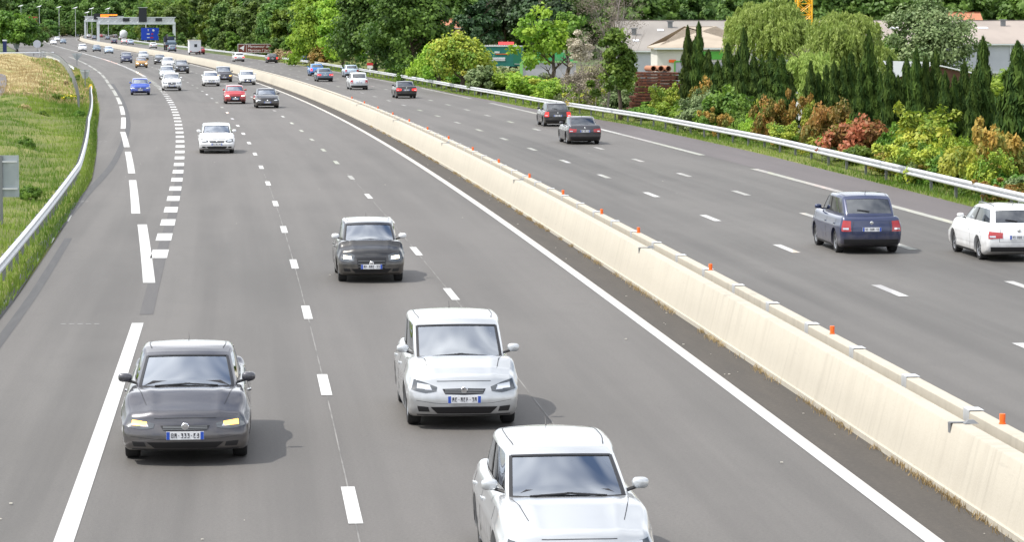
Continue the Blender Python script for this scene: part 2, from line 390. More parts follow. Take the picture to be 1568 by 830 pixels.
near_p = [(1.0, -.02), (1.0, .09), (1.035, .10), (1.10, .36), (1.22, .88), (1.235, .90), (1.46, .90), (1.475, .88), (1.50, -.02)]
far_p = [(1.70, -.02), (1.725, .90), (1.74, .92), (1.92, .92), (1.935, .90), (2.0, .34), (2.14, .10), (2.19, .09), (2.19, -.02)]
adopt(extrude(near_p, -50, 1290, 0.0, 3, 'concrete', 'wall'))
adopt(extrude(far_p, -50, 1290, 0.0, 3, 'concrete', 'wall'))
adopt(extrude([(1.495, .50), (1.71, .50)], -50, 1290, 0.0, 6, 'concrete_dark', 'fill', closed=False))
clip_g = Geo(); clip_g.box((0, 0, 0.012), (.215, .34, .006)); clip_g.box((-.108, 0, -.12), (.006, .34, .26))
clip_me = clip_g.mesh('clip', 'galv')
cy = 33.2; nclip = 0
while cy < 220:
    o = link_mesh('clip', clip_me, bar, at(cy, 1.832, .924) - bar.location, (0, 0, heading(cy))); cy = s2y(y2s(cy) + 3.95)
br_g = Geo(); br_g.box((-.165, 0, .008), (.33, .10, .014)); br_g.box((-.328, 0, -.16), (.014, .12, .34), M=Matrix.Rotation(-.05, 3, 'Y')); br_g.box((-.06, -.1, .03), (.2, .12, .05), taper=.4)
br_me = br_g.mesh('bracket', 'galv_dark')
for Y in (39.9, 71.2, 102, 133, 164, 195): link_mesh('bracket', br_me, bar, at(Y, 1.53, .902) - bar.location, (0, 0, heading(Y)))
dg = Geo(); dg.lathe([(.0, 0), (.062, 0), (.062, .02), (.05, .025), (.055, .17), (.05, .185), (0, .19)], 14)
dl_me = dg.mesh('reflector_post', 'orange', smooth=35)
for Y in (27.5, 39.6, 51.2, 64.5, 76, 83.5, 93, 103, 114, 125, 137, 149, 161, 173, 185, 197, 209):
    o = link_mesh('reflector_post', dl_me, None, at(Y, 1.86, .921), (0, 0, R.random()), (.78, .78, .76))
    tag(o, 'small orange reflector post standing on top of the concrete median barrier', 'reflector', 'orange reflector posts along the barrier')

# ------------------------------------------------------------------ guard rails
def wbeam(side):   # profile across: (towards traffic, z)
    p = [(0.0, .44), (.02, .45), (.075, .49), (.075, .54), (.015, .585), (.015, .615), (.075, .66), (.075, .71), (.02, .75), (0, .76)]
    return [(o * side, z) for o, z in p]
def rail(name, fn, Y0, Y1, side, label, step=4.0, post_every=4.0, post_to=300):
    r = empty(name, at(Y0, off_fn(fn)(Y0)), 0, label, 'guard rail')
    p = wbeam(side); q = [(o - .012 * side, z) for o, z in p][::-1]
    ob = extrude(p + q, Y0, Y1, fn, step, 'galv', 'beam'); adopt(ob, r); ob.matrix_parent_inverse = Matrix.Translation(-r.location)
    pg = Geo(); pg.box((0, 0, .33), (.10, .07, .72)); pg.box((side * .05, 0, .60), (.10, .10, .2)); pm = pg.mesh('post', 'galv_dark')
    s = y2s(Y0) + 1; k = 0
    while s < y2s(min(Y1, post_to)) and k < 98:
        Y = s2y(s); link_mesh('post', pm, r, at(Y, off_fn(fn)(Y) - side * .10, -.02) - r.location, (0, 0, heading(Y))); s += post_every; k += 1
    return r
rail('guard_rail', RAIL_L, 28, 262, 1, 'galvanised guard rail on dark posts beside the grassy verge and slip lane', post_every=2.5, post_to=262)
rail('guard_rail', [(y, o - 1.1) for y, o in EDGE_L], 368, 490, 1, 'short far guard rail at the mouth of the slip road by the straw bank', post_every=2.5)
rail('guard_rail', RAIL_R, 40, 1150, -1, 'long galvanised guard rail in front of the shrubs and cypresses', post_every=4, post_to=430)

# ------------------------------------------------------------------ vehicles
def sstep(a, b, x):
    t = max(0.0, min(1.0, (x - a) / (b - a))); return t * t * (3 - 2 * t)
def axis_lines(h, r, n, extra=()):
    e = [r * math.tan(rad(a)) for a in (0, 12, 24, 36, 45)]
    core = list(np.linspace(-(h - r), h - r, n + 1))
    ls = sorted(set([round(x, 6) for x in core + [h - r + k for k in e] + [-(h - r + k) for k in e] + list(extra)]))
    out = [ls[0]]
    for x in ls[1:]:
        if x - out[-1] > 1e-4: out.append(x)
    return out
def rounded(p, h, r):
    c = [max(-(h[i] - r), min(h[i] - r, p[i])) for i in range(3)]
    d = [p[i] - c[i] for i in range(3)]; l = math.sqrt(d[0] ** 2 + d[1] ** 2 + d[2] ** 2)
    if l < 1e-9: return p
    return [c[i] + d[i] / l * r for i in range(3)]

class Shell:
    """a rounded box bent by .deform into a body or cabin; faces addressed by name with coordinates -1..1"""
    def __init__(s, half, r, deform): s.h = half; s.r = r; s.deform = deform
    def raw(s, p): return Vector(s.deform(*rounded(p, s.h, s.r)))
    def box_pt(s, face, a, b):
        X, Y, Z = s.h
        if face == 'front': return (X, a * Y, b * Z)
        if face == 'rear': return (-X, a * Y, b * Z)
        if face == 'top': return (a * X, b * Y, Z)
        if face == 'bottom': return (a * X, b * Y, -Z)
        if face == 'left': return (a * X, Y, b * Z)
        return (a * X, -Y, b * Z)
    def P(s, face, a, b, off=0.0):
        p = s.raw(s.box_pt(face, a, b))
        if off:
            e = .004
            da = s.raw(s.box_pt(face, a + e, b)) - s.raw(s.box_pt(face, a - e, b)); db = s.raw(s.box_pt(face, a, b + e)) - s.raw(s.box_pt(face, a, b - e))
            n = da.cross(db).normalized()
            X = {'front': (1, 0, 0), 'rear': (-1, 0, 0), 'top': (0, 0, 1), 'bottom': (0, 0, -1), 'left': (0, 1, 0), 'right': (0, -1, 0)}[face]
            if n.dot(Vector(X)) < 0: n = -n
            p = p + n * off
        return p
    def mesh(s, g, lx, ly, lz, face_mat=lambda f, a, b: 0):
        X, Y, Z = s.h; key = {}
        def vid(p):
            k = (round(p[0], 5), round(p[1], 5), round(p[2], 5))
            if k not in key: key[k] = len(g.v); g.v.append(tuple(s.raw(p)))
            return key[k]
        def face(f, A, B):
            for i in range(len(A) - 1):
                for j in range(len(B) - 1):
                    am = (A[i] + A[i + 1]) / 2; bm = (B[j] + B[j + 1]) / 2
                    mi = face_mat(f, am, bm)
                    if mi is None: continue
                    q = [s.box_pt(f, *c) for c in ((A[i], B[j]), (A[i + 1], B[j]), (A[i + 1], B[j + 1]), (A[i], B[j + 1]))]
                    ids = [vid(x) for x in q]
                    if f in ('rear', 'left', 'bottom'): ids = ids[::-1]
                    if len(set(ids)) == 4: g.f.append(tuple(ids)); g.m.append(mi)
        ax = [x / X for x in lx]; ay = [y / Y for y in ly]; az = [z / Z for z in lz]
        face('front', ay, az); face('rear', ay, az); face('top', ax, ay); face('bottom', ax, ay); face('left', ax, az); face('right', ax, az)
    def patch(s, g, face, lo, hi, n=8, m=4, off=.004, skirt=.02, mi=0):
        """raised panel between two curves given as lists of (a, b)"""
        def along(c, t):
            k = t * (len(c) - 1); i = min(int(k), len(c) - 2); f = k - i
            return (c[i][0] * (1 - f) + c[i + 1][0] * f, c[i][1] * (1 - f) + c[i + 1][1] * f)
        P = []; 
        for i in range(n + 1):
            a, b = along(lo, i / n), along(hi, i / n)
            for j in range(m + 1): P.append((a[0] + (b[0] - a[0]) * j / m, a[1] + (b[1] - a[1]) * j / m))
        vs = [s.P(face, *q, off=off) for q in P]; w = m + 1
        fs = [(i * w + j, (i + 1) * w + j, (i + 1) * w + j + 1, i * w + j + 1) for i in range(n) for j in range(m)]
        nrm = (vs[w] - vs[0]).cross(vs[1] - vs[0]); mid = s.P(face, *P[len(P) // 2], off=off + .05) - s.P(face, *P[len(P) // 2], off=off)
        flip = nrm.dot(mid) < 0
        ring = [i * w for i in range(n + 1)] + [n * w + j for j in range(1, w)] + [i * w + m for i in range(n - 1, -1, -1)] + [j for j in range(m - 1, 0, -1)]
        o = len(vs); vs += [s.P(face, *P[i], off=off - skirt) for i in ring]; L = len(ring)
        fs += [(ring[k], o + k, o + (k + 1) % L, ring[(k + 1) % L]) for k in range(L)]
        if flip: fs = [f[::-1] for f in fs]
        g.add(vs, fs, mi)
    def rect(s, g, face, a0, a1, b0, b1, **k): s.patch(g, face, [(a0, b0), (a1, b0)], [(a0, b1), (a1, b1)], **k)

def make_wheel(Rw, w, style):
    t = Geo(); hw = w / 2
    t.lathe([(Rw * .66, -hw * .8), (Rw * .70, -hw), (Rw * .93, -hw), (Rw * .985, -hw * .8), (Rw, -hw * .5), (Rw, hw * .5), (Rw * .985, hw * .8), (Rw * .93, hw), (Rw * .70, hw), (Rw * .66, hw * .8)], 28, 'Y')
    r = Geo()
    r.lathe([(Rw * .67, hw * .78), (Rw * .65, hw * .9), (Rw * .60, hw * .80), (Rw * .60, -hw * .6)], 28, 'Y')
    r.lathe([(Rw * .6, hw * .2), (0.001, hw * .2)], 20, 'Y', mi=1)
    ns = 5 if style else 7
    for k in range(ns):
        a = 2 * math.pi * k / ns + .2
        M = Matrix.Rotation(a, 3, 'Y')
        r.box(M @ Vector((Rw * .33, hw * .62, 0)), (Rw * .60, hw * .25, Rw * (.17 if style else .12)), 0, M=M)
    r.lathe([(Rw * .15, hw * .5), (Rw * .14, hw * .82), (0.001, hw * .86)], 14, 'Y')
    return t.mesh('wheel', 'tyre', 40), r.mesh('rim', ['rim', 'rim_dark'], 35)

KINDS = {}
def hash_(t): return sum(ord(c) * (i + 3) for i, c in enumerate(t))
def car_kind(key, L=4.1, W=1.76, H=1.46, zf=.66, zh=.93, zb=.96, zr=1.0, wsb=.95, wst=.25, rt=-1.5, rb=-1.95, wb=2.55, fo=.80, Rw=.31, bow=.13, rbow=.10, rake=.10, tail='hatch',
             grille='bar', light='swept', clearance=.16, rails=False, big_glass=False, roof_dark=False, crown=.06, lit=None, cabin_w=.965, roof_w=.765, style=1, van=False):
    X = L / 2; Wh = W / 2; mats = [None]
    bz0 = clearance; Hb = zb - bz0; r = .095
    def zt(x): 
        return float(np.interp(x, [-X, -X + .12, rb - .02, rb + .25, wsb - .6, wsb, wsb + .35, X - .35, X], [zr - .05, zr, zr, zb, zb, zh + .0, zh - .015, zf + .10, zf]))
    def zlow(x): return bz0 + .05 * sstep(.75, 1, x / X) + .10 * sstep(.72, 1, -x / X)
    def body_def(x, y, z):
        xn = x / X; t = (z + Hb / 2) / Hb; yn = y / Wh
        top = zt(x); lo = zlow(x)
        zz = lo + t * (top - lo)
        hood = sstep(wsb - .3, wsb + .2, x)
        zz += hood * .045 * (1 - yn * yn) * sstep(.7, 1, t)
        zz += hood * .016 * math.exp(-((abs(yn) - .58) / .07) ** 2) * sstep(.8, 1, t)
        zz += .010 * sstep(.62, .66, t) * (1 - sstep(.66, .80, t))
        plan = 1 - .05 * sstep(.6, 1, xn) - .05 * sstep(.6, 1, -xn)
        side = 1 - .035 * (1 - sstep(0, .35, t)) - .07 * sstep(.55, 1.0, t) ** 1.3
        side += .010 * math.exp(-((t - .66) / .035) ** 2)
        side -= .012 * math.exp(-((t - .30) / .06) ** 2)
        yy = y * plan * side
        f = sstep(.62, 1.0, xn); b = sstep(.75, 1.0, -xn)
        rk = rake * sstep(.42, 1, t) + .05 * (1 - sstep(0, .28, t))
        xx = x - f * (bow * abs(yn) ** 2.4 + rk) + b * (rbow * abs(yn) ** 2.4 + (.06 if tail != 'sedan' else .05) * sstep(.5, 1, t) + .05 * (1 - sstep(0, .28, t)))
        return xx, yy, zz
    body = Shell((X, Wh, Hb / 2), r, body_def)
    lx = axis_lines(X, r, 48); ly = axis_lines(Wh, r, 24); lz = axis_lines(Hb / 2, r, 14)
    bg_ = Geo(); body.mesh(bg_, lx, ly, lz, lambda f, a, b: 1 if f == 'bottom' else 0)
    fx = X - fo; rx = fx - wb
    # wheel openings
    tb = bpy.data.objects.new('tmp_body', bg_.mesh('tmp', ['PAINT', 'black_plastic'] if 'PAINT' in MATS else ['black_plastic', 'black_plastic'], 30)); COL.objects.link(tb)
    cg = Geo(); Ra = Rw + .055
    for wx_ in (fx, rx):
        for sgn in (-1, 1):
            y0, y1 = sgn * (Wh - .30), sgn * (Wh + .2)
            cg.lathe([(.001, min(y0, y1)), (Ra, min(y0, y1)), (Ra, max(y0, y1)), (.001, max(y0, y1))], 36, 'Y', (wx_, 0, Rw), 1)
    cut = bpy.data.objects.new('tmp_cut', cg.mesh('tmpc', ['black_plastic', 'black_plastic'])); COL.objects.link(cut)
    bmx = bmesh.new(); bmx.from_mesh(cut.data); bmesh.ops.remove_doubles(bmx, verts=bmx.verts, dist=.002); bmesh.ops.recalc_face_normals(bmx, faces=bmx.faces); bmx.to_mesh(cut.data); bmx.free()
    md = tb.modifiers.new('cut', 'BOOLEAN'); md.object = cut; md.operation = 'DIFFERENCE'; md.solver = 'EXACT'; md.material_mode = 'INDEX'
    bpy.context.view_layer.update(); dg_ = bpy.context.evaluated_depsgraph_get()
    body_me = bpy.data.meshes.new_from_object(tb.evaluated_get(dg_)); body_me.name = 'body'
    bpy.data.objects.remove(tb); bpy.data.objects.remove(cut)
    body_me.materials.clear(); body_me.materials.append(MATS['PAINT']); body_me.materials.append(MATS['black_plastic'])
    body_me.polygons.foreach_set('use_smooth', [True] * len(body_me.polygons)); body_me.set_sharp_from_angle(angle=rad(32))
    # cabin
    base = zb - .05; Hc = H - base; rc = .085
    Lc = ((wsb - rb) + (wst - rt)) / 2; Wc = Wh * .915 * cabin_w - .02
    kr = roof_w / (.915 * cabin_w)
    def cab_def(x, y, z):
        t = (z + Hc / 2) / Hc; a = x / (Lc / 2); yn = y / Wc
        xf = wsb + (wst - wsb) * t ** 1.12; xb = rb + (rt - rb) * t ** 1.25
        xx = (xf + xb) / 2 + a * (xf - xb) / 2
        xx -= sstep(.3, 1, a) * .16 * yn * yn; xx += sstep(.5, 1, -a) * .10 * yn * yn
        plan = 1 - .07 * sstep(.2, 1, a) - (.10 if tail != 'van' else .02) * sstep(.25, 1, -a)
        yy = y * plan * (1 + (kr - 1) * t ** 1.15)
        zz = base + t * Hc - t * (crown * (.5 * a * a + .5 * abs(a) ** 4) + .035 * yn * yn)
        return xx, yy, zz
    cab = Shell((Lc / 2, Wc, Hc / 2), rc, cab_def)
    t0, t1 = -.60 if not van else -.5, .74; f0 = -.80
    wf, wr_ = .92, .88; r0 = -.55
    aF, aB, aP = .94, -.84 if tail in ('hatch', 'estate', 'suv') else -.80, .06
    bp = (.02, .10)
    ex = [k * Lc / 2 for k in (aF, aB, bp[0], bp[1], -.48, -.42, .62)]
    lx = axis_lines(Lc / 2, rc, 14, ex); ly = axis_lines(Wc, rc, 10, [k * Wc for k in (-wf, wf, -wr_, wr_)]); lz = axis_lines(Hc / 2, rc, 6, [k * Hc / 2 for k in (t0, t1, r0, f0)])
    win = {'front': [(-wf, wf, f0, t1)], 'rear': [(-wr_, wr_, r0, t1)], 'left': [(bp[1], aF, t0, t1), (aB, bp[0], t0, t1)]}
    if van: win['rear'] = []; win['left'] = [(bp[1], aF, t0, t1)]
    win['right'] = win['left']
    def cm(f, a, b):
        for a0, a1, b0, b1 in win.get(f, []):
            if a0 < a < a1 and b0 < b < b1: return None
        if f in ('left', 'right') and bp[0] < a < bp[1] and t0 < b < t1: return 1
        if f == 'bottom': return None
        return 2 if f == 'top' else 0
    cgeo = Geo(); cab.mesh(cgeo, lx, ly, lz, cm)
    PARTS = []     # (name, mesh, loc, rot, index of parent part or None, paint?)
    def add(name, me, loc=(0, 0, 0), rot=(0, 0, 0), parent=None): PARTS.append((name, me, loc, rot, parent)); return len(PARTS) - 1
    ib = add('body', body_me)
    ic = add('roof', cgeo.mesh('roof', ['PAINT', 'dark_trim', 'ROOF'], 32))
    def pane(name, face, a0, a1, b0, b1, m_='glass', e=.03):
        g = Geo(); cab.rect(g, face, a0 - e * .3, a1 + e * .3, b0 - e, b1 + e, n=12, m=6, off=-.006, skirt=.012); return add(name, g.mesh(name, m_, 40))
    iw = pane('windscreen', 'front', -wf, wf, f0, t1, 'glass_clear')
    if not van: pane('rear_window', 'rear', -wr_, wr_, r0, t1)
    for f in ('left', 'right'):
        for a0, a1, b0, b1 in win[f]: pane('side_window', f, a0, a1, b0, b1)
    g = Geo()
    cab.patch(g, 'front', [(-wf, f0 - .04), (wf, f0 - .04)], [(-wf, f0 + .06), (wf, f0 + .06)], n=10, m=1, off=.004, skirt=.01)
    for k in (-1, 1):
        p0 = cab.P('front', .62 * k, f0 + .03, .015); p1 = cab.P('front', -.05 * k + .02, f0 + .16, .012); g.tube([p0, p1], .012, 5)
    add('wiper', g.mesh('wiper', 'dark_trim', 40))
    g = Geo()
    for s_ in (1, -1): cab.patch(g, 'front', [(s_ * (wf - .03), f0), (s_ * (wf - .03), t1)], [(s_ * (wf + .035), f0), (s_ * (wf + .035), t1)], n=10, m=2, off=.003, skirt=.01)
    cab.patch(g, 'front', [(-wf, t1 - .035), (wf, t1 - .035)], [(-wf, t1 + .03), (wf, t1 + .03)], n=10, m=1, off=.003, skirt=.01)
    add('screen_surround', g.mesh('screen_surround', 'dark_trim', 40), parent=ic)
    # inside
    g = Geo(); zi = zb + .012
    pts = []
    for a in np.linspace(-.94, .94, 13):
        for s_ in (-1, 1): 
            q = cab.P('left' if s_ > 0 else 'right', a, -.82); pts.append((q.x, q.y * .985, zi))
    g.add(pts, [(2 * i, 2 * i + 2, 2 * i + 3, 2 * i + 1)[::-1] for i in range(12)])
    g.box((wsb - .42, 0, zi + .03), (.34, W * .66, .06), taper=.8)
    add('dashboard', g.mesh('dashboard', 'interior'))
    def seat_mesh(wd_):
        g = Geo(); M = Matrix.Rotation(-.2, 3, 'Y')
        g.box((0, 0, .14), (.12, wd_, .40), taper=.86, M=M); g.box((-.09, 0, .40), (.07, min(.26, wd_), .16), M=M, taper=.8)
        return g.mesh('seat', 'seat', 60)
    sx = min(wst - .15, wsb - 1.0)
    for k in (-1, 1): add('seat', seat_mesh(.46), (sx, k * W * .20, H - .60))
    if not van: add('rear_seat', seat_mesh(1.10), (max(rt + .45, sx - .85), 0, H - .64))
    g = Geo(); g.tube([(0, .16 * math.cos(a), .16 * math.sin(a)) for a in np.linspace(0, 2 * math.pi, 17)], .014, 6, caps=False)
    add('steering_wheel', g.mesh('steering_wheel', 'interior', 60), (wsb - .70, W * .20, zi - .03), (0, .7, 0))
    g = Geo(); p_ = cab.P('front', 0, .55, -.05); g.box(p_, (.05, .22, .07)); add('interior_mirror', g.mesh('interior_mirror', 'interior'))
    # front face
    fz = lambda z: 2 * (z - bz0 - .04) / (zf - bz0 - .04 + .0) - 1      # height to face coordinate
    def fp(name, lo, hi, m_, off=.004, n=8, m=4, parent=None, face='front', skirt=.02, extra=None):
        g = Geo()
        for s_ in (1, -1) if extra == 'mirror' else (1,):
            pass
        body.patch(g, face, lo, hi, n=n, m=m, off=off, skirt=skirt); return add(name, g.mesh(name, m_, 40), parent=parent)
    shapes = {'swept': ([(.50, .30), (.70, .22), (.96, .34)], [(.50, .52), (.74, .72), (.985, .90)]),
              'round': ([(.52, .18), (.70, .08), (.93, .18)], [(.52, .62), (.70, .78), (.95, .74)]),
              'square': ([(.52, .18), (.95, .20)], [(.50, .66), (.97, .70)]),
              'slim': ([(.46, .34), (.70, .30), (.97, .42)], [(.46, .50), (.72, .62), (.985, .78)])}
    lo, hi = shapes[light]
    lens = {'None': 'lamp_lens'}.get('None')
    for s_ in (1, -1):
        l_ = [(a * s_, b) for a, b in lo]; h_ = [(a * s_, b) for a, b in hi]
        ih = fp('headlight', l_, h_, 'lamp_dark', .006, 10, 5)
        g = Geo(); cx = sum(a for a, b in l_ + h_) / len(l_ + h_); cb = (sum(b for a, b in l_) / len(l_) + sum(b for a, b in h_) / len(h_)) / 2
        body.patch(g, 'front', [(cx - .10 * s_, cb - .12), (cx + .13 * s_, cb - .08)], [(cx - .10 * s_, cb + .10), (cx + .15 * s_, cb + .2)], n=5, m=4, off=.012, skirt=.01)
        add('bulb', g.mesh('bulb', 'LAMP', 40), parent=ih)
        g = Geo(); body.patch(g, 'front', [(cx - .30 * s_ * .5, cb - .16), (cx - .02 * s_, cb - .14)], [(cx - .22 * s_ * .5, cb + .02), (cx - .02 * s_, cb + .04)], n=4, m=3, off=.010, skirt=.008); add('reflector', g.mesh('reflector', 'chrome', 40), parent=ih)
        if light != 'van': fp('fog_light', [(.64 * s_, -.74), (.84 * s_, -.74)], [(.66 * s_, -.48), (.86 * s_, -.44)], 'black_plastic', .003, 4, 3)
    gl, gh = {'bar': (.18, .42), 'wide': (.22, .50), 'tall': (-.04, .58), 'big': (-.55, .42), 'kidney': (.16, .58)}[grille]
    gw = {'bar': .40, 'wide': .46, 'tall': .44, 'big': .46, 'kidney': .34}[grille]
    ig = None
    if grille == 'kidney':
        for s_ in (1, -1): ig = fp('grille', [(.03 * s_, gl), (gw * s_, gl)], [(.04 * s_, gh), (gw * .95 * s_, gh)], 'dark_trim', .004)
    else:
        ig = fp('grille', [(-gw * .86, gl), (0, gl - .04), (gw * .86, gl)], [(-gw, gh), (0, gh + .03), (gw, gh)], 'dark_trim', .004, 12)
    g = Geo()
    for k in range(1, 4):
        b = gl + (gh - gl) * k / 4; body.patch(g, 'front', [(-gw * .88, b - .012), (gw * .88, b - .012)], [(-gw * .88, b + .012), (gw * .88, b + .012)], n=8, m=1, off=.012, skirt=.01)
    add('slat', g.mesh('slat', 'galv_dark' if grille != 'tall' else 'chrome', 40), parent=ig)
    pb = body.P('front', 0, (gl + gh) / 2 + .04, .012)
    g = Geo(); g.lathe([(0.001, .012), (.045, .010), (.055, 0)], 18, 'Z'); 
    add('badge', g.mesh('badge', 'chrome', 40), tuple(pb), (0, math.pi / 2, 0), parent=ig)
    fp('air_intake', [(-.50, -.84), (.50, -.84)], [(-.62, -.48), (0, -.45), (.62, -.48)], 'dark_trim', .003, 10)
    g = Geo(); body.patch(g, 'front', [(-.97, -.12), (-.5, -.30), (-.30, -.30)], [(-.97, -.105), (-.5, -.285), (-.30, -.285)], n=8, m=1, off=.002, skirt=.006); body.patch(g, 'front', [(.97, -.12), (.5, -.30), (.30, -.30)], [(.97, -.105), (.5, -.285), (.30, -.285)], n=8, m=1, off=.002, skirt=.006); add('bumper_seam', g.mesh('bumper_seam', 'dark_trim'), parent=ib)
    fp('bumper_lip', [(-.88, -.985), (.88, -.985)], [(-.88, -.90), (.88, -.90)], 'black_plastic', .006, 14, 1)
    def plate(face, b, parent=None):
        g = Geo(); p = body.P(face, 0, b, .0); s_ = 1 if face == 'front' else -1
        ip = None
        g.box((0, 0, 0), (.02, .52, .11)); ip = add('number_plate', g.mesh('number_plate', 'plate'), (p.x + s_ * .012, 0, p.z), (0, 0, 0))
        g = Geo()
        for k in (-1, 1): g.box((s_ * .0115, k * .235, 0), (.003, .045, .108), 0)
        rg = random.Random(hash_(key) + (0 if face == 'front' else 5))
        for k in range(9):
            y_ = s_ * (-.176 + k * .044)
            if k in (2, 6): g.box((s_ * .0115, y_, 0), (.003, .014, .008), 1); continue
            seg = rg.choice([(0, 1, 2, 3, 4), (0, 2, 3, 5), (1, 2, 4, 5), (0, 1, 3, 4, 5), (0, 4, 5, 2), (3, 1, 5)])
            for q in seg:
                if q < 2: g.box((s_ * .0115, y_ + (-.011 if q else .011), 0), (.003, .008, .066), 1)
                elif q == 5: g.box((s_ * .0118, y_, .016), (.003, .009, .034), 1)
                else: g.box((s_ * .0116, y_, (q - 3) * .029), (.003, .026, .009), 1)
        add('plate_mark', g.mesh('plate_mark', ['plate_blue', 'ink']), parent=ip)
    plate('front', -.08 if grille not in ('tall', 'big') else -.30)
    # bonnet seams
    g = Geo()
    for s_ in (1, -1):
        body.patch(g, 'top', [((wsb - .05) / X, .80 * s_), ((X - .30) / X, .66 * s_)], [((wsb - .05) / X, .812 * s_), ((X - .30) / X, .672 * s_)], n=14, m=1, off=.0025, skirt=.006)
    body.patch(g, 'front', [(-.52, .74), (.52, .74)], [(-.52, .765), (.52, .765)], n=12, m=1, off=.0025, skirt=.006)
    add('bonnet_seam', g.mesh('bonnet_seam', 'dark_trim'), parent=ib)
    # sides
    g = Geo(); h_ = Geo(); sk = Geo()
    for f in ('left', 'right'):
        for xs in (wsb - .12, (wsb + rb) / 2 + .06, rb + .55 if tail != 'sedan' else rb + .62):
            body.patch(g, f, [((xs - .004) / X, -.70), ((xs - .004) / X, .80)], [((xs + .004) / X, -.70), ((xs + .004) / X, .80)], n=8, m=1, off=.002, skirt=.006)
        for xs in ((wsb + rb) / 2 + .22, rb + .72):
            h_ = Geo(); body.patch(h_, f, [((xs - .08) / X, .46), ((xs + .08) / X, .46)], [((xs - .08) / X, .52), ((xs + .08) / X, .52)], n=4, m=1, off=.03, skirt=.035); add('door_handle', h_.mesh('door_handle', 'PAINT', 40), parent=ib)
        body.patch(sk, f, [((rx + Ra + .05) / X, -.98), ((fx - Ra - .05) / X, -.98)], [((rx + Ra + .05) / X, -.80), ((fx - Ra - .05) / X, -.80)], n=10, m=1, off=.006, skirt=.02)
    add('door_seam', g.mesh('door_seam', 'dark_trim'), parent=ib)
    add('sill', sk.mesh('sill', 'black_plastic', 40), parent=ib)
    for s_ in (1, -1):
        g = Geo(); ang = []
        p0 = cab.P('left' if s_ > 0 else 'right', .93, -.62)
        c = Vector((p0.x - .10, p0.y + s_ * .17, p0.z + .06))
        g.tube([Vector((p0.x - .02, p0.y - s_ * .02, p0.z - .02)), c - Vector((0, s_ * .03, .04))], .022, 6, 1)
        vs = []; nn, mm = 12, 7
        for i in range(mm + 1):
            th = math.pi * i / mm
            for k in range(nn):
                ph = 2 * math.pi * k / nn; q = (math.sin(th) * math.cos(ph), math.sin(th) * math.sin(ph), math.cos(th))
                q = [math.copysign(abs(u) ** .7, u) for u in q]
                vs.append(c + Vector((q[0] * .065, q[1] * .10, q[2] * .066)))
        g.add(vs, [(i * nn + k, i * nn + (k + 1) % nn, (i + 1) * nn + (k + 1) % nn, (i + 1) * nn + k) for i in range(mm) for k in range(nn)])
        add('mirror', g.mesh('mirror', ['PAINT', 'black_plastic'], 60))
    # rear face
    for s_ in (1, -1):
        if tail in ('hatch', 'suv', 'van'): lo_, hi_ = [(.66 * s_, .02), (.97 * s_, .02)], [(.70 * s_, .80), (.97 * s_, .84)]
        else: lo_, hi_ = [(.52 * s_, .10), (.97 * s_, .04)], [(.52 * s_, .52), (.97 * s_, .62)]
        it = fp('tail_light', lo_, hi_, 'TAIL', .008, 6, 4, face='rear')
        g = Geo(); body.patch(g, 'rear', [(.74 * s_, .16), (.92 * s_, .16)], [(.74 * s_, .28), (.92 * s_, .28)], n=3, m=2, off=.012, skirt=.008); add('reversing_lamp', g.mesh('reversing_lamp', 'lamp_lens', 40), parent=it)
    fp('rear_bumper', [(-.90, -.985), (.90, -.985)], [(-.90, -.58), (.90, -.58)], 'black_plastic', .012, 12, 3, face='rear')
    g = Geo()
    body.patch(g, 'rear', [(-.62, -.20), (.62, -.20)], [(-.62, -.185), (.62, -.185)], n=10, m=1, off=.002, skirt=.006)
    for s_ in (1, -1): body.patch(g, 'rear', [(.62 * s_, -.20), (.60 * s_, .92)], [(.632 * s_, -.20), (.612 * s_, .92)], n=6, m=1, off=.002, skirt=.006)
    add('boot_seam', g.mesh('boot_seam', 'dark_trim'), parent=ib)
    plate('rear', .18 if tail != 'sedan' else .22)
    pr = body.P('rear', 0, .66, .008); g = Geo(); g.lathe([(0.001, .010), (.04, .008), (.048, 0)], 16, 'Z'); add('badge', g.mesh('badge', 'chrome', 40), tuple(pr), (0, -math.pi / 2, 0), parent=ib)
    # wheels
    wm, rm = make_wheel(Rw, .205, style)
    for wx_ in (fx, rx):
        for s_ in (1, -1):
            iwh = add('wheel', wm, (wx_, s_ * (Wh - .16), Rw), (0, 0, 0 if s_ > 0 else math.pi)); add('rim', rm, parent=iwh)
    if rails:
        for s_ in (1, -1):
            g = Geo(); pts = [cab.P('top', a, .86 * s_, .045 if abs(a) < .8 else .0) for a in (-.86, -.78, -.4, 0, .4, .72, .80)]; g.tube(pts, .016, 6); add('roof_rail', g.mesh('roof_rail', 'galv_dark', 50))
    else:
        for s_ in (1, -1):
            g = Geo(); cab.patch(g, 'top', [(-.85, .835 * s_), (.84, .835 * s_)], [(-.85, .86 * s_), (.84, .86 * s_)], n=12, m=1, off=.003, skirt=.006); add('roof_seam', g.mesh('roof_seam', 'dark_trim'), parent=ic)
    g = Geo(); p = cab.P('top', -.72, 0); g.tube([p, p + Vector((-.10, 0, .10))], [.010, .003], 5); add('aerial', g.mesh('aerial', 'black_plastic', 50), parent=ic)
    if tail in ('hatch', 'suv', 'estate'):
        g = Geo(); p0 = cab.P('rear', .02, -.42, .02); p1 = cab.P('rear', .5, -.25, .02); g.tube([p0, p1], .012, 5); add('rear_wiper', g.mesh('rear_wiper', 'dark_trim', 40))
    KINDS[key] = dict(parts=PARTS, L=L, fx=fx, rx=rx)

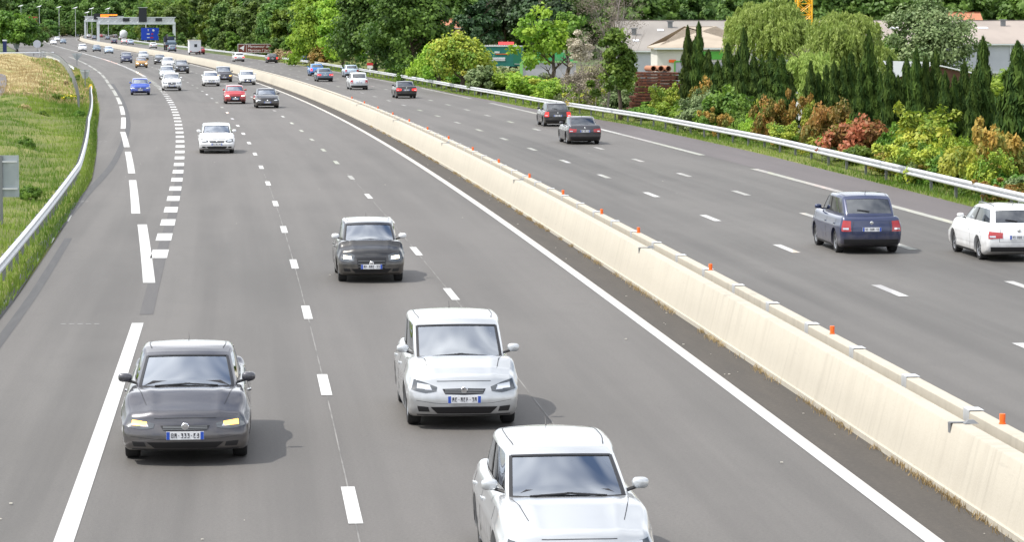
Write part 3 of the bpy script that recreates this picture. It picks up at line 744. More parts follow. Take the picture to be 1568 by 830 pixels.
m = bpy.data.materials.new('PAINT'); m.use_nodes = True; MATS['PAINT'] = m
m = bpy.data.materials.new('ROOF'); m.use_nodes = True; MATS['ROOF'] = m
mat('LAMP', (.72, .75, .78), .1, .5, coat=1); mat('TAIL', (.36, .010, .012), .18, coat=1)
def paint(name, col, metal=.0, rough=.34):
    m = mat('paint_' + name, col, rough, metal, .5, 1.0); n = m.node_tree; L = n.links; b = n.nodes['Principled BSDF']     # road dust on the lower body
    tc = n.nodes.new('ShaderNodeTexCoord'); sx = n.nodes.new('ShaderNodeSeparateXYZ'); no = n.nodes.new('ShaderNodeTexNoise'); no.inputs['Scale'].default_value = 5; no.inputs['Detail'].default_value = 6
    a = n.nodes.new('ShaderNodeMath'); a.operation = 'MULTIPLY_ADD'; a.inputs[1].default_value = .5; mr = n.nodes.new('ShaderNodeMapRange'); mr.inputs[1].default_value = .85; mr.inputs[2].default_value = .45; mr.inputs[4].default_value = .55
    mx = n.nodes.new('ShaderNodeMix'); mx.data_type = 'RGBA'; mx.inputs[6].default_value = (*col, 1); mx.inputs[7].default_value = (.20, .18, .155, 1)
    L.new(tc.outputs['Object'], sx.inputs[0]); L.new(tc.outputs['Object'], no.inputs['Vector']); L.new(no.outputs[0], a.inputs[0]); L.new(sx.outputs[2], a.inputs[2]); L.new(a.outputs[0], mr.inputs[0]); L.new(mr.outputs[0], mx.inputs[0]); L.new(mx.outputs[2], b.inputs['Base Color'])
    cr = n.nodes.new('ShaderNodeMath'); cr.operation = 'SUBTRACT'; cr.inputs[0].default_value = 1.0; L.new(mr.outputs[0], cr.inputs[1]); L.new(cr.outputs[0], b.inputs['Coat Weight'])
    return m

car_kind('hatch', L=4.1, zf=.74, zh=.98, zb=.97, wsb=1.08, wst=.14, rt=-1.45, rb=-1.93, grille='wide', light='swept')
car_kind('compact', L=4.29, W=1.78, H=1.43, zf=.75, zh=.97, zb=.97, wsb=1.10, wst=.12, rt=-1.45, rb=-2.0, wb=2.70, fo=.86, Rw=.325, grille='wide', light='swept', rake=.12)
car_kind('city', L=3.75, W=1.70, H=1.48, zf=.78, zh=1.0, zb=.98, zr=.98, wsb=1.06, wst=.22, rt=-1.25, rb=-1.75, wb=2.43, fo=.72, Rw=.29, grille='big', light='round', bow=.17)
car_kind('chic', L=3.95, W=1.72, H=1.46, zf=.76, zh=.98, zb=.98, wsb=1.02, wst=.12, rt=-1.35, rb=-1.82, wb=2.46, fo=.80, Rw=.315, grille='big', light='slim')
car_kind('saloon', L=4.62, W=1.82, H=1.44, zf=.72, zh=.95, zb=.96, zr=1.03, wsb=1.10, wst=.15, rt=-.98, rb=-1.76, wb=2.75, fo=.86, Rw=.325, tail='sedan', grille='kidney', light='slim')
car_kind('liftback', L=4.68, W=1.83, H=1.45, zf=.70, zh=.95, zb=.96, zr=1.04, wsb=1.22, wst=.10, rt=-1.10, rb=-2.0, wb=2.73, fo=.98, Rw=.325, tail='sedan', grille='bar', light='swept', bow=.18, roof_w=.735)
car_kind('estate', L=4.55, W=1.79, H=1.50, zf=.74, zh=.98, zb=.98, wsb=1.14, wst=.18, rt=-1.82, rb=-2.18, wb=2.68, fo=.86, tail='estate', grille='bar', light='swept', rails=True)
car_kind('wagon', L=4.55, W=1.80, H=1.50, zf=.75, zh=.99, zb=.99, wsb=1.18, wst=.14, rt=-1.80, rb=-2.18, wb=2.68, fo=.86, Rw=.32, tail='estate', grille='wide', light='slim', bow=.16)
car_kind('suv', L=4.45, W=1.86, H=1.66, zf=.90, zh=1.10, zb=1.09, zr=1.08, wsb=1.06, wst=.22, rt=-1.55, rb=-2.05, wb=2.64, fo=.88, Rw=.36, clearance=.20, tail='suv', grille='tall', light='swept', rails=True)
car_kind('mpv', L=4.38, W=1.82, H=1.64, zf=.82, zh=1.07, zb=1.04, zr=1.04, wsb=1.36, wst=.40, rt=-1.50, rb=-2.02, wb=2.70, fo=.86, Rw=.325, tail='suv', grille='bar', light='swept', bow=.18, roof_w=.84)
car_kind('van', L=4.6, W=1.86, H=1.88, zf=.90, zh=1.14, zb=1.10, zr=1.12, wsb=1.55, wst=.70, rt=-2.20, rb=-2.26, wb=2.80, fo=.88, Rw=.32, tail='van', grille='bar', light='square', van=True, roof_w=.86, crown=.03)
car_kind('roadster', L=4.1, W=1.80, H=1.30, zf=.66, zh=.90, zb=.90, zr=.92, wsb=.70, wst=-.10, rt=-.70, rb=-1.35, wb=2.45, fo=.82, Rw=.32, tail='sedan', grille='bar', light='round')

def vehicle(kind, name, px, py, away, col, label, group, roof=None, lit=None, tail_lit=False, scale=1.0, cat='car', mirror=None):
    """px, py: photo pixel of the ground under the axle that faces the camera"""
    K = KINDS[kind]; p = gp(px, py); h = heading(p.y)
    root = empty(name, (0, 0, 0), 0, label, cat, group)
    dirv = Vector((-math.sin(h), math.cos(h), 0))
    if away: fwd = dirv; c = p - fwd * K['rx'] * scale
    else: fwd = -dirv; c = p - fwd * K['fx'] * scale
    root.location = c; root.rotation_euler = (0, 0, math.atan2(fwd.y, fwd.x)); root.scale = (scale,) * 3
    made = []
    for (nm, me, loc, rot, par) in K['parts']:
        ob = bpy.data.objects.new(nm, me); COL.objects.link(ob); ob.location = loc; ob.rotation_euler = rot
        ob.parent = root if par is None else made[par]
        made.append(ob)
        for sl in ob.material_slots:
            mn = sl.material.name if sl.material else ''
            rep = {'PAINT': col, 'ROOF': roof or col, 'LAMP': {None: None, 'w': MATS['lamp_lit'], 'a': MATS['lamp_amber']}[lit], 'TAIL': MATS['tail_lit'] if tail_lit else None}.get(mn)
            if nm == 'mirror' and mn == 'PAINT' and mirror: rep = mirror
            if rep: sl.link = 'OBJECT'; sl.material = rep
    return root
P_ = dict(white=paint('white', (.74, .75, .76)), silver=paint('silver', (.52, .54, .56), .45, .32), pale=paint('pale', (.62, .65, .68), .25), grey=paint('grey', (.060, .060, .072), .4),
          dark=paint('dark', (.045, .045, .055), .35), black=paint('black', (.010, .010, .012)), navy=paint('navy', (.012, .022, .075), .2), blue=paint('blue', (.015, .06, .38), .1),
          sky=paint('sky', (.03, .20, .55), .1), red=paint('red', (.38, .012, .018)), gold=paint('gold', (.45, .24, .06), .4), steel=paint('steel', (.13, .19, .26), .45),
          beige=paint('beige', (.50, .45, .36), .2), yellow=paint('yellow', (.60, .42, .06)), ice=paint('ice', (.48, .60, .74), .3), roofgrey=paint('roofgrey', (.17, .17, .18), .5), redsilver=paint('redsilver', (.45, .20, .20), .5))
GL, GR = 'cars on the oncoming carriageway', 'cars on the departing carriageway'
ON = [  # kind, name, px, py, colour, label, roof, lit
 ('liftback', 'parked_car', 286, 699, 'grey', 'dark grey car with lit amber lamps driving beside the solid white edge line', 'roofgrey', 'a'),
 ('mpv', 'car', 705, 648, 'silver', 'tall silver car with bright bonnet in the middle lane, behind another pale car', None, None),
 ('wagon', 'car', 876, 903, 'silver', 'pale silver car cut off by the lower edge of the photo', None, None),
 ('city', 'car', 567, 430, 'black', 'small black car with silver roof, white mirrors and lit headlights', 'silver', 'w'),
 ('compact', 'car', 332, 234, 'white', 'white hatchback with wide dark grille and round badge, alone in its lane', 'pale', None),
 ('saloon', 'car', 409, 165, 'black', 'black saloon with dark grille beside the red car', None, None),
 ('chic', 'car', 360, 158.5, 'red', 'red hatchback with lit headlights and pinkish roof', 'redsilver', 'w'),
 ('hatch', 'car', 323.5, 131.5, 'white', 'white hatchback partly covering a dark car with amber lamp', None, None),
 ('mpv', 'car', 343, 125, 'dark', 'dark car with lit amber lamp half hidden by a white hatchback', 'steel', 'a'),
 ('chic', 'car', 379, 129.5, 'white', 'white hatchback with oval black grille close to the concrete barrier', None, None),
 ('hatch', 'car', 215, 145, 'blue', 'bright blue hatchback in the merging lane beside the dashed line', None, None),
 ('suv', 'car', 263, 138.5, 'white', 'white off-road car with dark bumper beside the blue hatchback', None, None),
 ('estate', 'car', 256.5, 121, 'silver', 'silver car whose roof shows above the white off-road car', None, None),
 ('suv', 'car', 278.5, 112, 'black', 'black off-road car with pale lamps in front of a white car', None, None),
 ('estate', 'car', 258, 103.5, 'white', 'white car beside the black off-road car', None, None),
 ('hatch', 'car', 245.5, 98, 'black', 'small black car behind a white one in the middle lane', None, None),
 ('chic', 'car', 217, 103.5, 'gold', 'golden car with two bright lit headlights', 'steel', 'w'),
 ('hatch', 'car', 220, 91, 'silver', 'silver car following right behind the golden car', None, None),
 ('mpv', 'car', 194, 96, 'navy', 'dark blue people carrier with light windscreen next to the golden car', None, None),
 ('hatch', 'car', 167, 81.5, 'ice', 'light silver car in front of the gantry post, third of three abreast', None, None),
 ('hatch', 'car', 148.5, 78.5, 'steel', 'slate grey car between a white and a silver one below the gantry', None, None),
 ('mpv', 'car', 126.5, 78.5, 'white', 'white car with dark grille below the tall gantry post', None, None),
 ('hatch', 'car', 97, 66.5, 'steel', 'blue grey car alongside a low white car', None, None),
 ('roadster', 'car', 82, 67.8, 'white', 'low white car alongside a blue grey one', None, None),
 ('estate', 'car', 87.5, 62.6, 'white', 'white car seen just above the low white one', None, None),
 ('hatch', 'car', 66, 61, 'dark', 'dark car near the round sign at the far bend', None, None),
 ('estate', 'car', 72, 56.5, 'ice', 'pale blue car at the far bend beyond the dark one', None, None),
 ('saloon', 'car', 57, 59.5, 'beige', 'beige car by the green bush at the far bend', None, None),
 ('hatch', 'car', 100, 54.5, 'yellow', 'yellow car at the far bend', None, None),
 ('mpv', 'car', 117.5, 55.0, 'ice', 'light blue people carrier by the foot of the gantry', None, None)]
for k, nm, px, py, col, label, roof, lit in ON:
    vehicle(k, 'car', px, py, False, P_[col], label, GL, P_[roof] if roof else None, lit, scale=1.04 if k == 'liftback' else 1.0, mirror=P_['white'] if k == 'city' else None)
OFF = [
 ('estate', 1545, 397, 'white', 'white estate car leaving the picture at its edge, red tail lights', None, False),
 ('mpv', 1325, 386, 'navy', 'dark blue people carrier beside the lane dashes, next to the white estate', None, False),
 ('saloon', 892, 220, 'dark', 'dark saloon with blue tinged boot following a black car', 'dark', False),
 ('hatch', 852, 193, 'black', 'black hatchback with red tail lamp ahead of the dark saloon', None, True),
 ('saloon', 621, 150, 'black', 'black saloon with glowing red tail lights alone near the barrier side', None, True),
 ('mpv', 549, 137, 'pale', 'white tall hatchback with dark rear window, middle of the departing traffic', None, False),
 ('hatch', 538, 118, 'ice', 'pale blue car ahead of the white tall hatchback', None, False),
 ('saloon', 497, 124.5, 'steel', 'slate blue saloon with red lamps beside the bright blue car', None, True),
 ('hatch', 485, 116, 'sky', 'bright blue hatchback near the far guard rail', None, True),
 ('hatch', 417, 96, 'black', 'black hatchback passing under the brown sign', None, True),
 ('estate', 366, 94, 'white', 'white estate passing below the arrow of the brown sign', None, True),
 ('hatch', 307, 82.5, 'red', 'dark red car beside the white box trailer', 'redsilver', False),
 ('hatch', 264, 78.5, 'steel', 'blue grey hatchback behind a flatbed lorry', None, False),
 ('saloon', 235, 73.6, 'white', 'white saloon below the blue direction board', None, False),
 ('saloon', 200, 68.0, 'ice', 'pale saloon behind the white tanker lorry', None, False),
 ('hatch', 190, 66.5, 'white', 'small white car directly behind the tanker lorry', None, True),
 ('hatch', 175, 66.5, 'navy', 'navy blue car beside the gantry middle post', None, False),
 ('hatch', 165, 60.5, 'steel', 'slate car with dark bumper left of the gantry middle post', None, False),
 ('saloon', 154, 57.0, 'red', 'bright red saloon far off under the lane signals', None, False),
 ('hatch', 144.5, 60.0, 'steel', 'grey blue car beside the bright red saloon', None, False),
 ('estate', 136, 57.5, 'silver', 'silver grey car beside the barrier end near the gantry foot', None, False),
 ('hatch', 177, 57.5, 'dark', 'dark car in front of the white tanker lorry', None, False)]
for k, px, py, col, label, roof, tl in OFF:
    vehicle(k, 'car', px, py, True, P_[col], label, GR, P_[roof] if roof else None, None, tl)

# ------------------------------------------------------------------ plants
def leaf_quads(pts, size, nrm=None, elong=1.6, rs=NR, up=0.0, jit=.35):
    """arrays of leaf quads centred at pts (n,3); size scalar or (n,)"""
    n = len(pts); size = np.broadcast_to(size, (n,)) * (1 + jit * (rs.rand(n) - .5) * 2)
    a = rs.normal(size=(n, 3)); 
    if nrm is not None: a = a * .55 + nrm
    a /= np.linalg.norm(a, axis=1)[:, None]
    b = rs.normal(size=(n, 3)); b[:, 2] += up
    t = b - (b * a).sum(1)[:, None] * a; t /= np.linalg.norm(t, axis=1)[:, None] + 1e-9
    u = np.cross(a, t)
    L = (size * elong / 2)[:, None]; W = (size / 2)[:, None]
    v = np.stack([pts - t * L, pts + u * W, pts + t * L, pts - u * W], 1).reshape(-1, 3)
    return v
def leaf_mesh(name, v, tint, m):
    n = len(v) // 4; me = bpy.data.meshes.new(name)
    me.vertices.add(len(v)); me.vertices.foreach_set('co', v.astype(np.float32).ravel())
    me.loops.add(len(v)); me.loops.foreach_set('vertex_index', np.arange(len(v), dtype=np.int32))
    me.polygons.add(n); me.polygons.foreach_set('loop_start', np.arange(0, len(v), 4, dtype=np.int32)); me.polygons.foreach_set('loop_total', np.full(n, 4, dtype=np.int32))
    at_ = me.attributes.new('tint', 'FLOAT', 'POINT'); at_.data.foreach_set('value', np.repeat(tint, 4).astype(np.float32))
    me.materials.append(MATS[m]); me.update(calc_edges=True); me.validate()
    return me
def crown_mesh(name, m, seed, rx, rz, h0, nclump, nleaf, size, flat=.75, clump=.30, hollow=.35, droop=0.0, upleaf=0.0, lump=.25, shape=None, stray=.12):
    """leaf clumps spread through an uneven crown: centre height h0, radii rx and rz"""
    rs = np.random.RandomState(seed); P = []; T = []; N = []
    lob = rs.normal(size=(7, 3)); lob /= np.linalg.norm(lob, axis=1)[:, None]; lw = rs.rand(7) * lump
    for i in range(nclump):
        d = rs.normal(size=3); d /= np.linalg.norm(d)
        if d[2] < -.55: d[2] *= -.5; d /= np.linalg.norm(d)
        rr = (hollow + (1 - hollow) * rs.rand() ** .6) * (1.0 if rs.rand() < .8 else 1.0 + stray) * (1 + sum(w * max(0, d @ l) ** 3 for w, l in zip(lw, lob)) - lump * .5)
        wdt = 1.0 if shape is None else shape(d[2])
        c = np.array([d[0] * rx * rr * wdt, d[1] * rx * rr * wdt, h0 + d[2] * rz * rr])
        k = int(nleaf * (.6 + .8 * rs.rand())); s_ = clump * rx * (.6 + .8 * rs.rand())
        q = rs.normal(size=(k, 3)); q /= np.linalg.norm(q, axis=1)[:, None]; q *= (rs.rand(k) ** .45)[:, None]
        out = q * .6 + d * .5 + np.array([0, 0, .35])
        q = q * s_ * np.array([1, 1, flat]) + c
        if droop: q[:, 2] -= droop * rs.rand(k) ** 2
        P.append(q); N.append(out); T.append(np.clip(rs.rand() + rs.normal(size=k) * .16, 0, 1))
    P = np.concatenate(P); N = np.concatenate(N)
    keep = P[:, 2] > .05
    P, N, T = P[keep], N[keep], np.concatenate(T)[keep]
    return leaf_mesh(name, leaf_quads(P, size, N, rs=rs, up=upleaf), T, m)
def trunk_mesh(name, seed, h, r, spread, m='bark', nb=7, fork=.35, lean=.06):
    rs = random.Random(seed); g = Geo(); pts = [Vector((0, 0, -.15))]; n = 6
    for i in range(1, n + 1): pts.append(Vector((rs.uniform(-1, 1) * lean * h * i / n, rs.uniform(-1, 1) * lean * h * i / n, h * i / n)))
    g.tube(pts, [r * 1.25] + [r * (1 - .8 * i / n) for i in range(1, n + 1)], 8)
    for b in range(nb):
        k = fork + (1 - fork) * (b + rs.random()) / nb; i = min(int(k * n), n - 1); p = pts[i].lerp(pts[i + 1], k * n - i)
        a = rs.uniform(0, 6.28) + b * 2.4; l = spread * (1.1 - .6 * k) * rs.uniform(.7, 1.1)
        q = [p, p + Vector((math.cos(a) * l * .45, math.sin(a) * l * .45, l * .25)), p + Vector((math.cos(a) * l, math.sin(a) * l, l * .75))]
        g.tube(q, [r * (1 - .8 * k) * .6, r * .25, r * .06], 6)
        for s_ in (-1, 1):
            e = q[1].lerp(q[2], .3); g.tube([e, e + Vector((math.cos(a + s_ * .8) * l * .5, math.sin(a + s_ * .8) * l * .5, l * .35))], [r * .18, r * .04], 5)
    return g.mesh(name, m, 60)

leaf_mat('leaf_forest', (.055, .115, .021), (.170, .268, .054), .38)
leaf_mat('leaf_dark', (.018, .042, .016), (.046, .088, .026), .15)
leaf_mat('leaf_mid', (.070, .150, .018), (.190, .300, .038), .36)
leaf_mat('leaf_deep', (.045, .110, .018), (.150, .262, .044), .36, hue=.01)
leaf_mat('leaf_light', (.160, .310, .028), (.350, .490, .060), .45, hue=.015)
leaf_mat('leaf_willow', (.215, .325, .062), (.430, .530, .145), .45, hue=.012)
leaf_mat('leaf_yellow', (.15, .26, .030), (.46, .48, .060), .32, hue=.03)
leaf_mat('leaf_orange', (.15, .18, .030), (.44, .25, .060), .3, hue=.03)
leaf_mat('leaf_red', (.20, .13, .035), (.40, .125, .060), .3, hue=.02)
leaf_mat('leaf_grey', (.110, .160, .055), (.260, .310, .140), .28)
leaf_mat('leaf_cypress', (.022, .055, .008), (.080, .128, .018), .25, rough=.9, hue=.02)
leaf_mat('leaf_twig', (.16, .13, .10), (.26, .22, .17), .1)
leaf_mat('leaf_blossom', (.34, .30, .22), (.55, .50, .40), .2)
leaf_mat('leaf_grass', (.085, .170, .016), (.24, .32, .050), .4)
leaf_mat('leaf_straw', (.34, .26, .12), (.55, .45, .24), .3)
leaf_mat('leaf_flower', (.65, .48, .01), (.80, .60, .02), .2)

def plant(name, trunk, crown, loc, label, cat, group=None, s=1.0, sz=None, rz=None, crown_name='crown', trunk_name='trunk'):
    r = empty(name, loc, R.uniform(0, 6.28) if rz is None else rz, label, cat, group); r.scale = (s, s, sz or s)
    if trunk: link_mesh(trunk_name, trunk, r)
    for i, c in enumerate(crown if isinstance(crown, (list, tuple)) else [crown]): link_mesh(crown_name, c, r)
    return r

# far woods: thick stands that read as one mass
FOR = [crown_mesh('crown', 'leaf_forest', 100 + i, 4.2 + .4 * i, 6.6 - .3 * i, 6.0, 64, 85, .58, lump=.5, clump=.26) for i in range(4)]
FORT = [trunk_mesh('trunk', 200 + i, 8.5, .22, 4) for i in range(2)]
def woods(name, rows, label):
    vs = []; ts = []; tr = Geo()
    for (x, y, s, i) in rows:
        me = FOR[i]; n = len(me.vertices); a = np.zeros(n * 3, dtype=np.float32); me.vertices.foreach_get('co', a); a = a.reshape(-1, 3)
        t = np.zeros(n, dtype=np.float32); me.attributes['tint'].data.foreach_get('value', t)
        an = R.uniform(0, 6.28); c_, s_ = math.cos(an), math.sin(an)
        q = np.stack([a[:, 0] * c_ - a[:, 1] * s_, a[:, 0] * s_ + a[:, 1] * c_, a[:, 2] * R.uniform(.9, 1.15)], 1) * s + np.array([x, y, 0])
        vs.append(q); ts.append(np.clip(t[::4] * .75 + R.uniform(-.15, .4), 0, 1)); tr.tube([(x, y, -.1), (x + .3, y, 5 * s)], [.25 * s, .12 * s], 5)
    o = link_mesh(name, leaf_mesh(name, np.concatenate(vs), np.concatenate(ts), 'leaf_forest')); o['kind'] = 'stuff'; o['label'] = label
    tr.build('trunks', 'bark', o)['kind'] = 'stuff'
    return o
rows = []
for k in range(4):
    for i in range(24):
        px = -60 + i * 26 + R.uniform(-9, 9); Y = 1235 + k * 40 + R.uniform(-12, 12); rows.append((xat(px, Y), Y, (1.0 + k * .33) * R.uniform(.85, 1.2), R.randrange(4)))
woods('woods', rows, 'dense green woods closing the view beyond the far bend')
rows = []
for k in range(4):
    for i in range(27):
        px = 560 + i * 42 + R.uniform(-14, 14); Y = 500 + k * 22 + R.uniform(-7, 7); rows.append((xat(px, Y), Y, (.95 + k * .16) * R.uniform(.85, 1.25), R.randrange(4)))
woods('woods', rows, 'dark woods standing behind the houses and the long grey roofs')
for k in range(26):
    Yg = R.uniform(862, 1110); i = R.randrange(4); q = at(Yg, R.uniform(27, 44))
    plant('tree', None, [crown_mesh('crown', 'leaf_mid' if j % 2 else 'leaf_forest', 340 + j, 3.6, 6.6, 5.6, 74, 84, .44, lump=.45, hollow=.45) for j in (0,)][0] if k == 0 else bpy.data.meshes[FOR[i].name], q, 'tall leafy tree on the slope behind the lane signal gantry', 'tree', 'trees on the slope behind the gantry', R.uniform(.85, 1.2))
for k in range(40):
    px = R.uniform(-40, 200); Yg = R.uniform(1185, 1225); o = plant('bush', None, shrub_mesh(R.choice(['leaf_mid', 'leaf_light', 'leaf_forest']), k % 3) if False else FOR[k % 4], (xat(px, Yg), Yg, 0), 'leafy bush along the edge of the woods beyond the far bend', 'bush', 'bushes along the edge of the far woods', R.uniform(.3, .55), crown_name='foliage')
# trees lining the far part of the departing carriageway
TR = [crown_mesh('crown', 'leaf_mid' if i % 2 else 'leaf_forest', 300 + i, 3.6, 6.6, 5.6, 74, 84, .44, lump=.45, hollow=.45) for i in range(4)]
for k, (Y0, Y1, off, step) in enumerate(((455, 1130, 21.5, 15), (470, 1150, 27, 15))):
    Y = Y0
    while Y < Y1:
        s_ = R.uniform(.75, 1.2) * (1.0 if k else .85); i = R.randrange(4); q = at(Y, off); c = q.x / q.y * F_PX + 784
        if (Y < 905 and c < 262) or (640 < Y < 852 and c < 336): Y += step * .5; off += 0; continue
        plant('tree', FORT[i % 2], TR[i], at(Y, off + R.uniform(-1.5, 1.5), 0), 'leafy green tree in the belt lining the far guard rail', 'tree', 'trees lining the far guard rail', s_)
        Y += step * R.uniform(.7, 1.3)
for k in range(34):
    Y = R.uniform(420, 800); plant('bush', None, TR[k % 4], at(Y, 18.0 + R.uniform(-.6, 1.5)), 'low green bush at the foot of the trees behind the far guard rail', 'bush', 'bushes behind the far guard rail', R.uniform(.22, .36), crown_name='foliage')
# the two big trees by the guard rail
def big(px, Y, seed, m, rx, rz, h0, label, leaf=.30, n=130, k=120, trunk='bark', **kw):
    return plant('tree', trunk_mesh('trunk', seed, h0, .28, rx * .8, trunk), crown_mesh('crown', m, seed, rx, rz, h0, n, k, leaf, **kw), (xat(px, Y), Y, 0), label, 'tree', rz=0)
def behind(px, d, z=0.0):
    """point d metres beyond the departing carriageway's guard rail in the direction of photo column px"""
    lo, hi = 60.0, 900.0
    for _ in range(50):
        Y = (lo + hi) / 2; q = at(Y, off_fn(RAIL_R)(Y)); c = q.x / q.y * F_PX + 784
        if c > px: lo = Y
        else: hi = Y
    Y += d / max(.12, math.sin(abs(math.atan((px - 784) / F_PX) - math.atan(wd(Y)))))
    return Vector((xat(px, Y), Y, z))
big(526, behind(526, 2.2).y, 40, 'leaf_light', 3.4, 6.4, 5.0, 'lime green tree in front of the broad dark one', n=120, lump=.5, hollow=.4)
big(497, behind(497, 2.8).y, 41, 'leaf_light', 4.9, 8.2, 5.6, 'light green tall tree beside the orange bush at the rail', n=170, lump=.5, hollow=.4)
big(575, behind(575, 3.2).y, 42, 'leaf_deep', 5.6, 8.0, 5.4, 'broad dark green tree hanging down to the guard rail', n=170, lump=.4, hollow=.45)
big(632, behind(632, 4.5).y, 43, 'leaf_deep', 4.6, 7.2, 5.0, 'dark green tree beside the houses, merging with the broad one', n=150, lump=.4)
big(470, behind(470, 2.2).y, 44, 'leaf_light', 2.6, 3.4, 3.0, 'small light green tree above the brown dry patch', n=60)
plant('bush', None, crown_mesh('foliage', 'leaf_orange', 45, 1.6, 1.6, 1.3, 30, 90, .22), behind(490, 1.3), 'orange bush in front of the light green tall tree', 'bush', crown_name='foliage')
plant('bush', None, crown_mesh('foliage', 'leaf_straw', 46, 2.6, .9, .9, 30, 70, .22), behind(442, 1.6), 'dry brown scrub beside the brown sign', 'bush', crown_name='foliage')

def sized(px, d, top, wpx):
    p = behind(px, d); k = F_PX / p.y
    return p, (CAM_H - (top - VH) / k), wpx / k / 2
SHRUB = {}
def shrub_mesh(m, i):
    if (m, i) not in SHRUB: SHRUB[(m, i)] = crown_mesh('foliage', m, 500 + i * 7 + len(m), 1.0, .62, .52, 84, 110, .080, lump=1.0, hollow=.2, clump=.23, stray=.26, flat=.9)
    return SHRUB[(m, i)]
def shrub(px, d, top, wpx, m, label, group=None, i=0, name='shrub'):
    p, h, w = sized(px, d, top, wpx)
    o = plant(name, None, shrub_mesh(m, i), p, label, 'shrub', group, crown_name='foliage'); o.scale = (w, w, max(h, .5) / 1.05)
    return o
SH = [(1415, 3.0, 196, 120, 'leaf_yellow', 'tall yellow green shrub next to the red shrub'), (1470, 2.4, 222, 110, 'leaf_yellow', 'yellow shrub between the rail and the dark cypresses, second along from the red one'),
 (1545, 2.6, 222, 80, 'leaf_orange', 'orange brown shrub below the broad cypress at the edge'), (1515, 1.5, 252, 70, 'leaf_yellow', 'low yellow shrub leaning over the guard rail'),
 (1322, 2.8, 184, 105, 'leaf_red', 'rusty red shrub, the only red one behind the rail'), (1372, 5.0, 178, 50, 'leaf_red', 'small reddish shrub poking up by the cypresses'),
 (1285, 2.0, 205, 60, 'leaf_yellow', 'yellow shrub between the red and the orange brown shrubs'), (1266, 3.2, 160, 84, 'leaf_orange', 'wide orange brown shrub in front of the white van'),
 (1184, 2.2, 165, 50, 'leaf_orange', 'orange shrub beside the round green one'), (1205, 1.4, 200, 60, 'leaf_yellow', 'low yellow shrub touching the rail by the round green one'),
 (1130, 2.6, 141, 96, 'leaf_mid', 'round bright green shrub behind the rail'), (1103, 4.8, 136, 60, 'leaf_orange', 'orange shrub rising behind the round green one'),
 (1065, 5.2, 145, 44, 'leaf_orange', 'small orange shrub at the foot of the twin cypresses'), (1040, 2.2, 162, 80, 'leaf_light', 'light green low shrub below the rusty steel stack'),
 (1075, 1.8, 166, 70, 'leaf_grey', 'grey green low shrub next to the light green one'), (990, 1.6, 163, 60, 'leaf_mid', 'green shrub at the base of the rusty stack'),
 (946, 2.6, 138, 62, 'leaf_grey', 'grey green bush beside the rusty stack'), (905, 2.0, 140, 60, 'leaf_yellow', 'yellow green bush under the grey thicket'),
 (865, 2.2, 128, 80, 'leaf_light', 'bright green bush under the grey wall'), (815, 2.6, 118, 90, 'leaf_light', 'lime bush at the corner of the grey wall'),
 (770, 3.0, 110, 90, 'leaf_light', 'lime bush below the teal trailer'), (725, 3.0, 104, 80, 'leaf_mid', 'green bush below the yellow green tree'),
 (680, 3.0, 84, 70, 'leaf_light', 'fresh green bush beside the dark tree'), (650, 2.6, 96, 60, 'leaf_mid', 'low green bush at the foot of the dark tree'),
 (1560, 5.0, 200, 60, 'leaf_light', 'light green shrub squeezed between the edge cypresses')]
for i, (px, d, top, w, m, lab) in enumerate(SH): shrub(px, d, top, w, m, lab, i=i % 3)
for k in range(60):
    px = R.uniform(640, 1640); m = R.choice(['leaf_light', 'leaf_mid', 'leaf_yellow', 'leaf_mid', 'leaf_grey'] if px < 1180 else ['leaf_yellow', 'leaf_orange', 'leaf_mid'])
    p = behind(px, R.uniform(1.5, 2.8)); o = plant('weed_clump', None, shrub_mesh(m, k % 3), p, 'low weedy clump growing along the back of the guard rail', 'weeds', 'weedy clumps behind the guard rail', crown_name='foliage')
    w = R.uniform(.4, .85); o.scale = (w, w, R.uniform(.35, .7))
for k in range(55):
    px = R.uniform(1040, 1640); px += 45 if 1190 < px < 1245 else 0; m = R.choice(['leaf_mid', 'leaf_grey', 'leaf_yellow', 'leaf_light', 'leaf_orange', 'leaf_mid'])
    p = behind(px, R.uniform(1.8, 4.2)); o = plant('undershrub', None, shrub_mesh(m, k % 3), p, 'small mixed undershrub filling the gaps between the coloured shrubs', 'shrub', 'undershrubs between the rail and the cypresses', crown_name='foliage'); w = R.uniform(.5, 1.1); o.scale = (w, w, R.uniform(.6, 1.5))
for k in range(36):
    Yg = R.uniform(75, 420); p = at(Yg, off_fn(EDGE_L)(Yg) - R.uniform(.9, 8)); p.z = bump_l(p.x, p.y, off_fn(EDGE_L)(Yg) - 0 - (off_fn(EDGE_L)(Yg) - 2), Yg); m = 'leaf_straw' if R.random() < .45 else 'leaf_mid'
    o = plant('weed_tuft', None, shrub_mesh(m, k % 3), p, 'rough weed tuft growing in the long grass of the bank', 'weeds', 'weed tufts on the grassy bank', crown_name='foliage'); w = R.uniform(.2, .5); o.scale = (w, w, R.uniform(.2, .5))
for k in range(46):
    px = R.uniform(600, 1060); Yg = R.uniform(1.12, 1.42) * behind(px, 0).y; m = R.choice(['leaf_mid', 'leaf_light', 'leaf_grey', 'leaf_yellow', 'leaf_mid'])
    o = plant('bramble', None, shrub_mesh(m, k % 3), (xat(px, Yg), Yg, 0), 'low bramble in the rough ground between the guard rail and the buildings', 'bramble', 'brambles on the rough ground', crown_name='foliage'); w = R.uniform(1.2, 2.6); o.scale = (w, w, R.uniform(.8, 1.7))
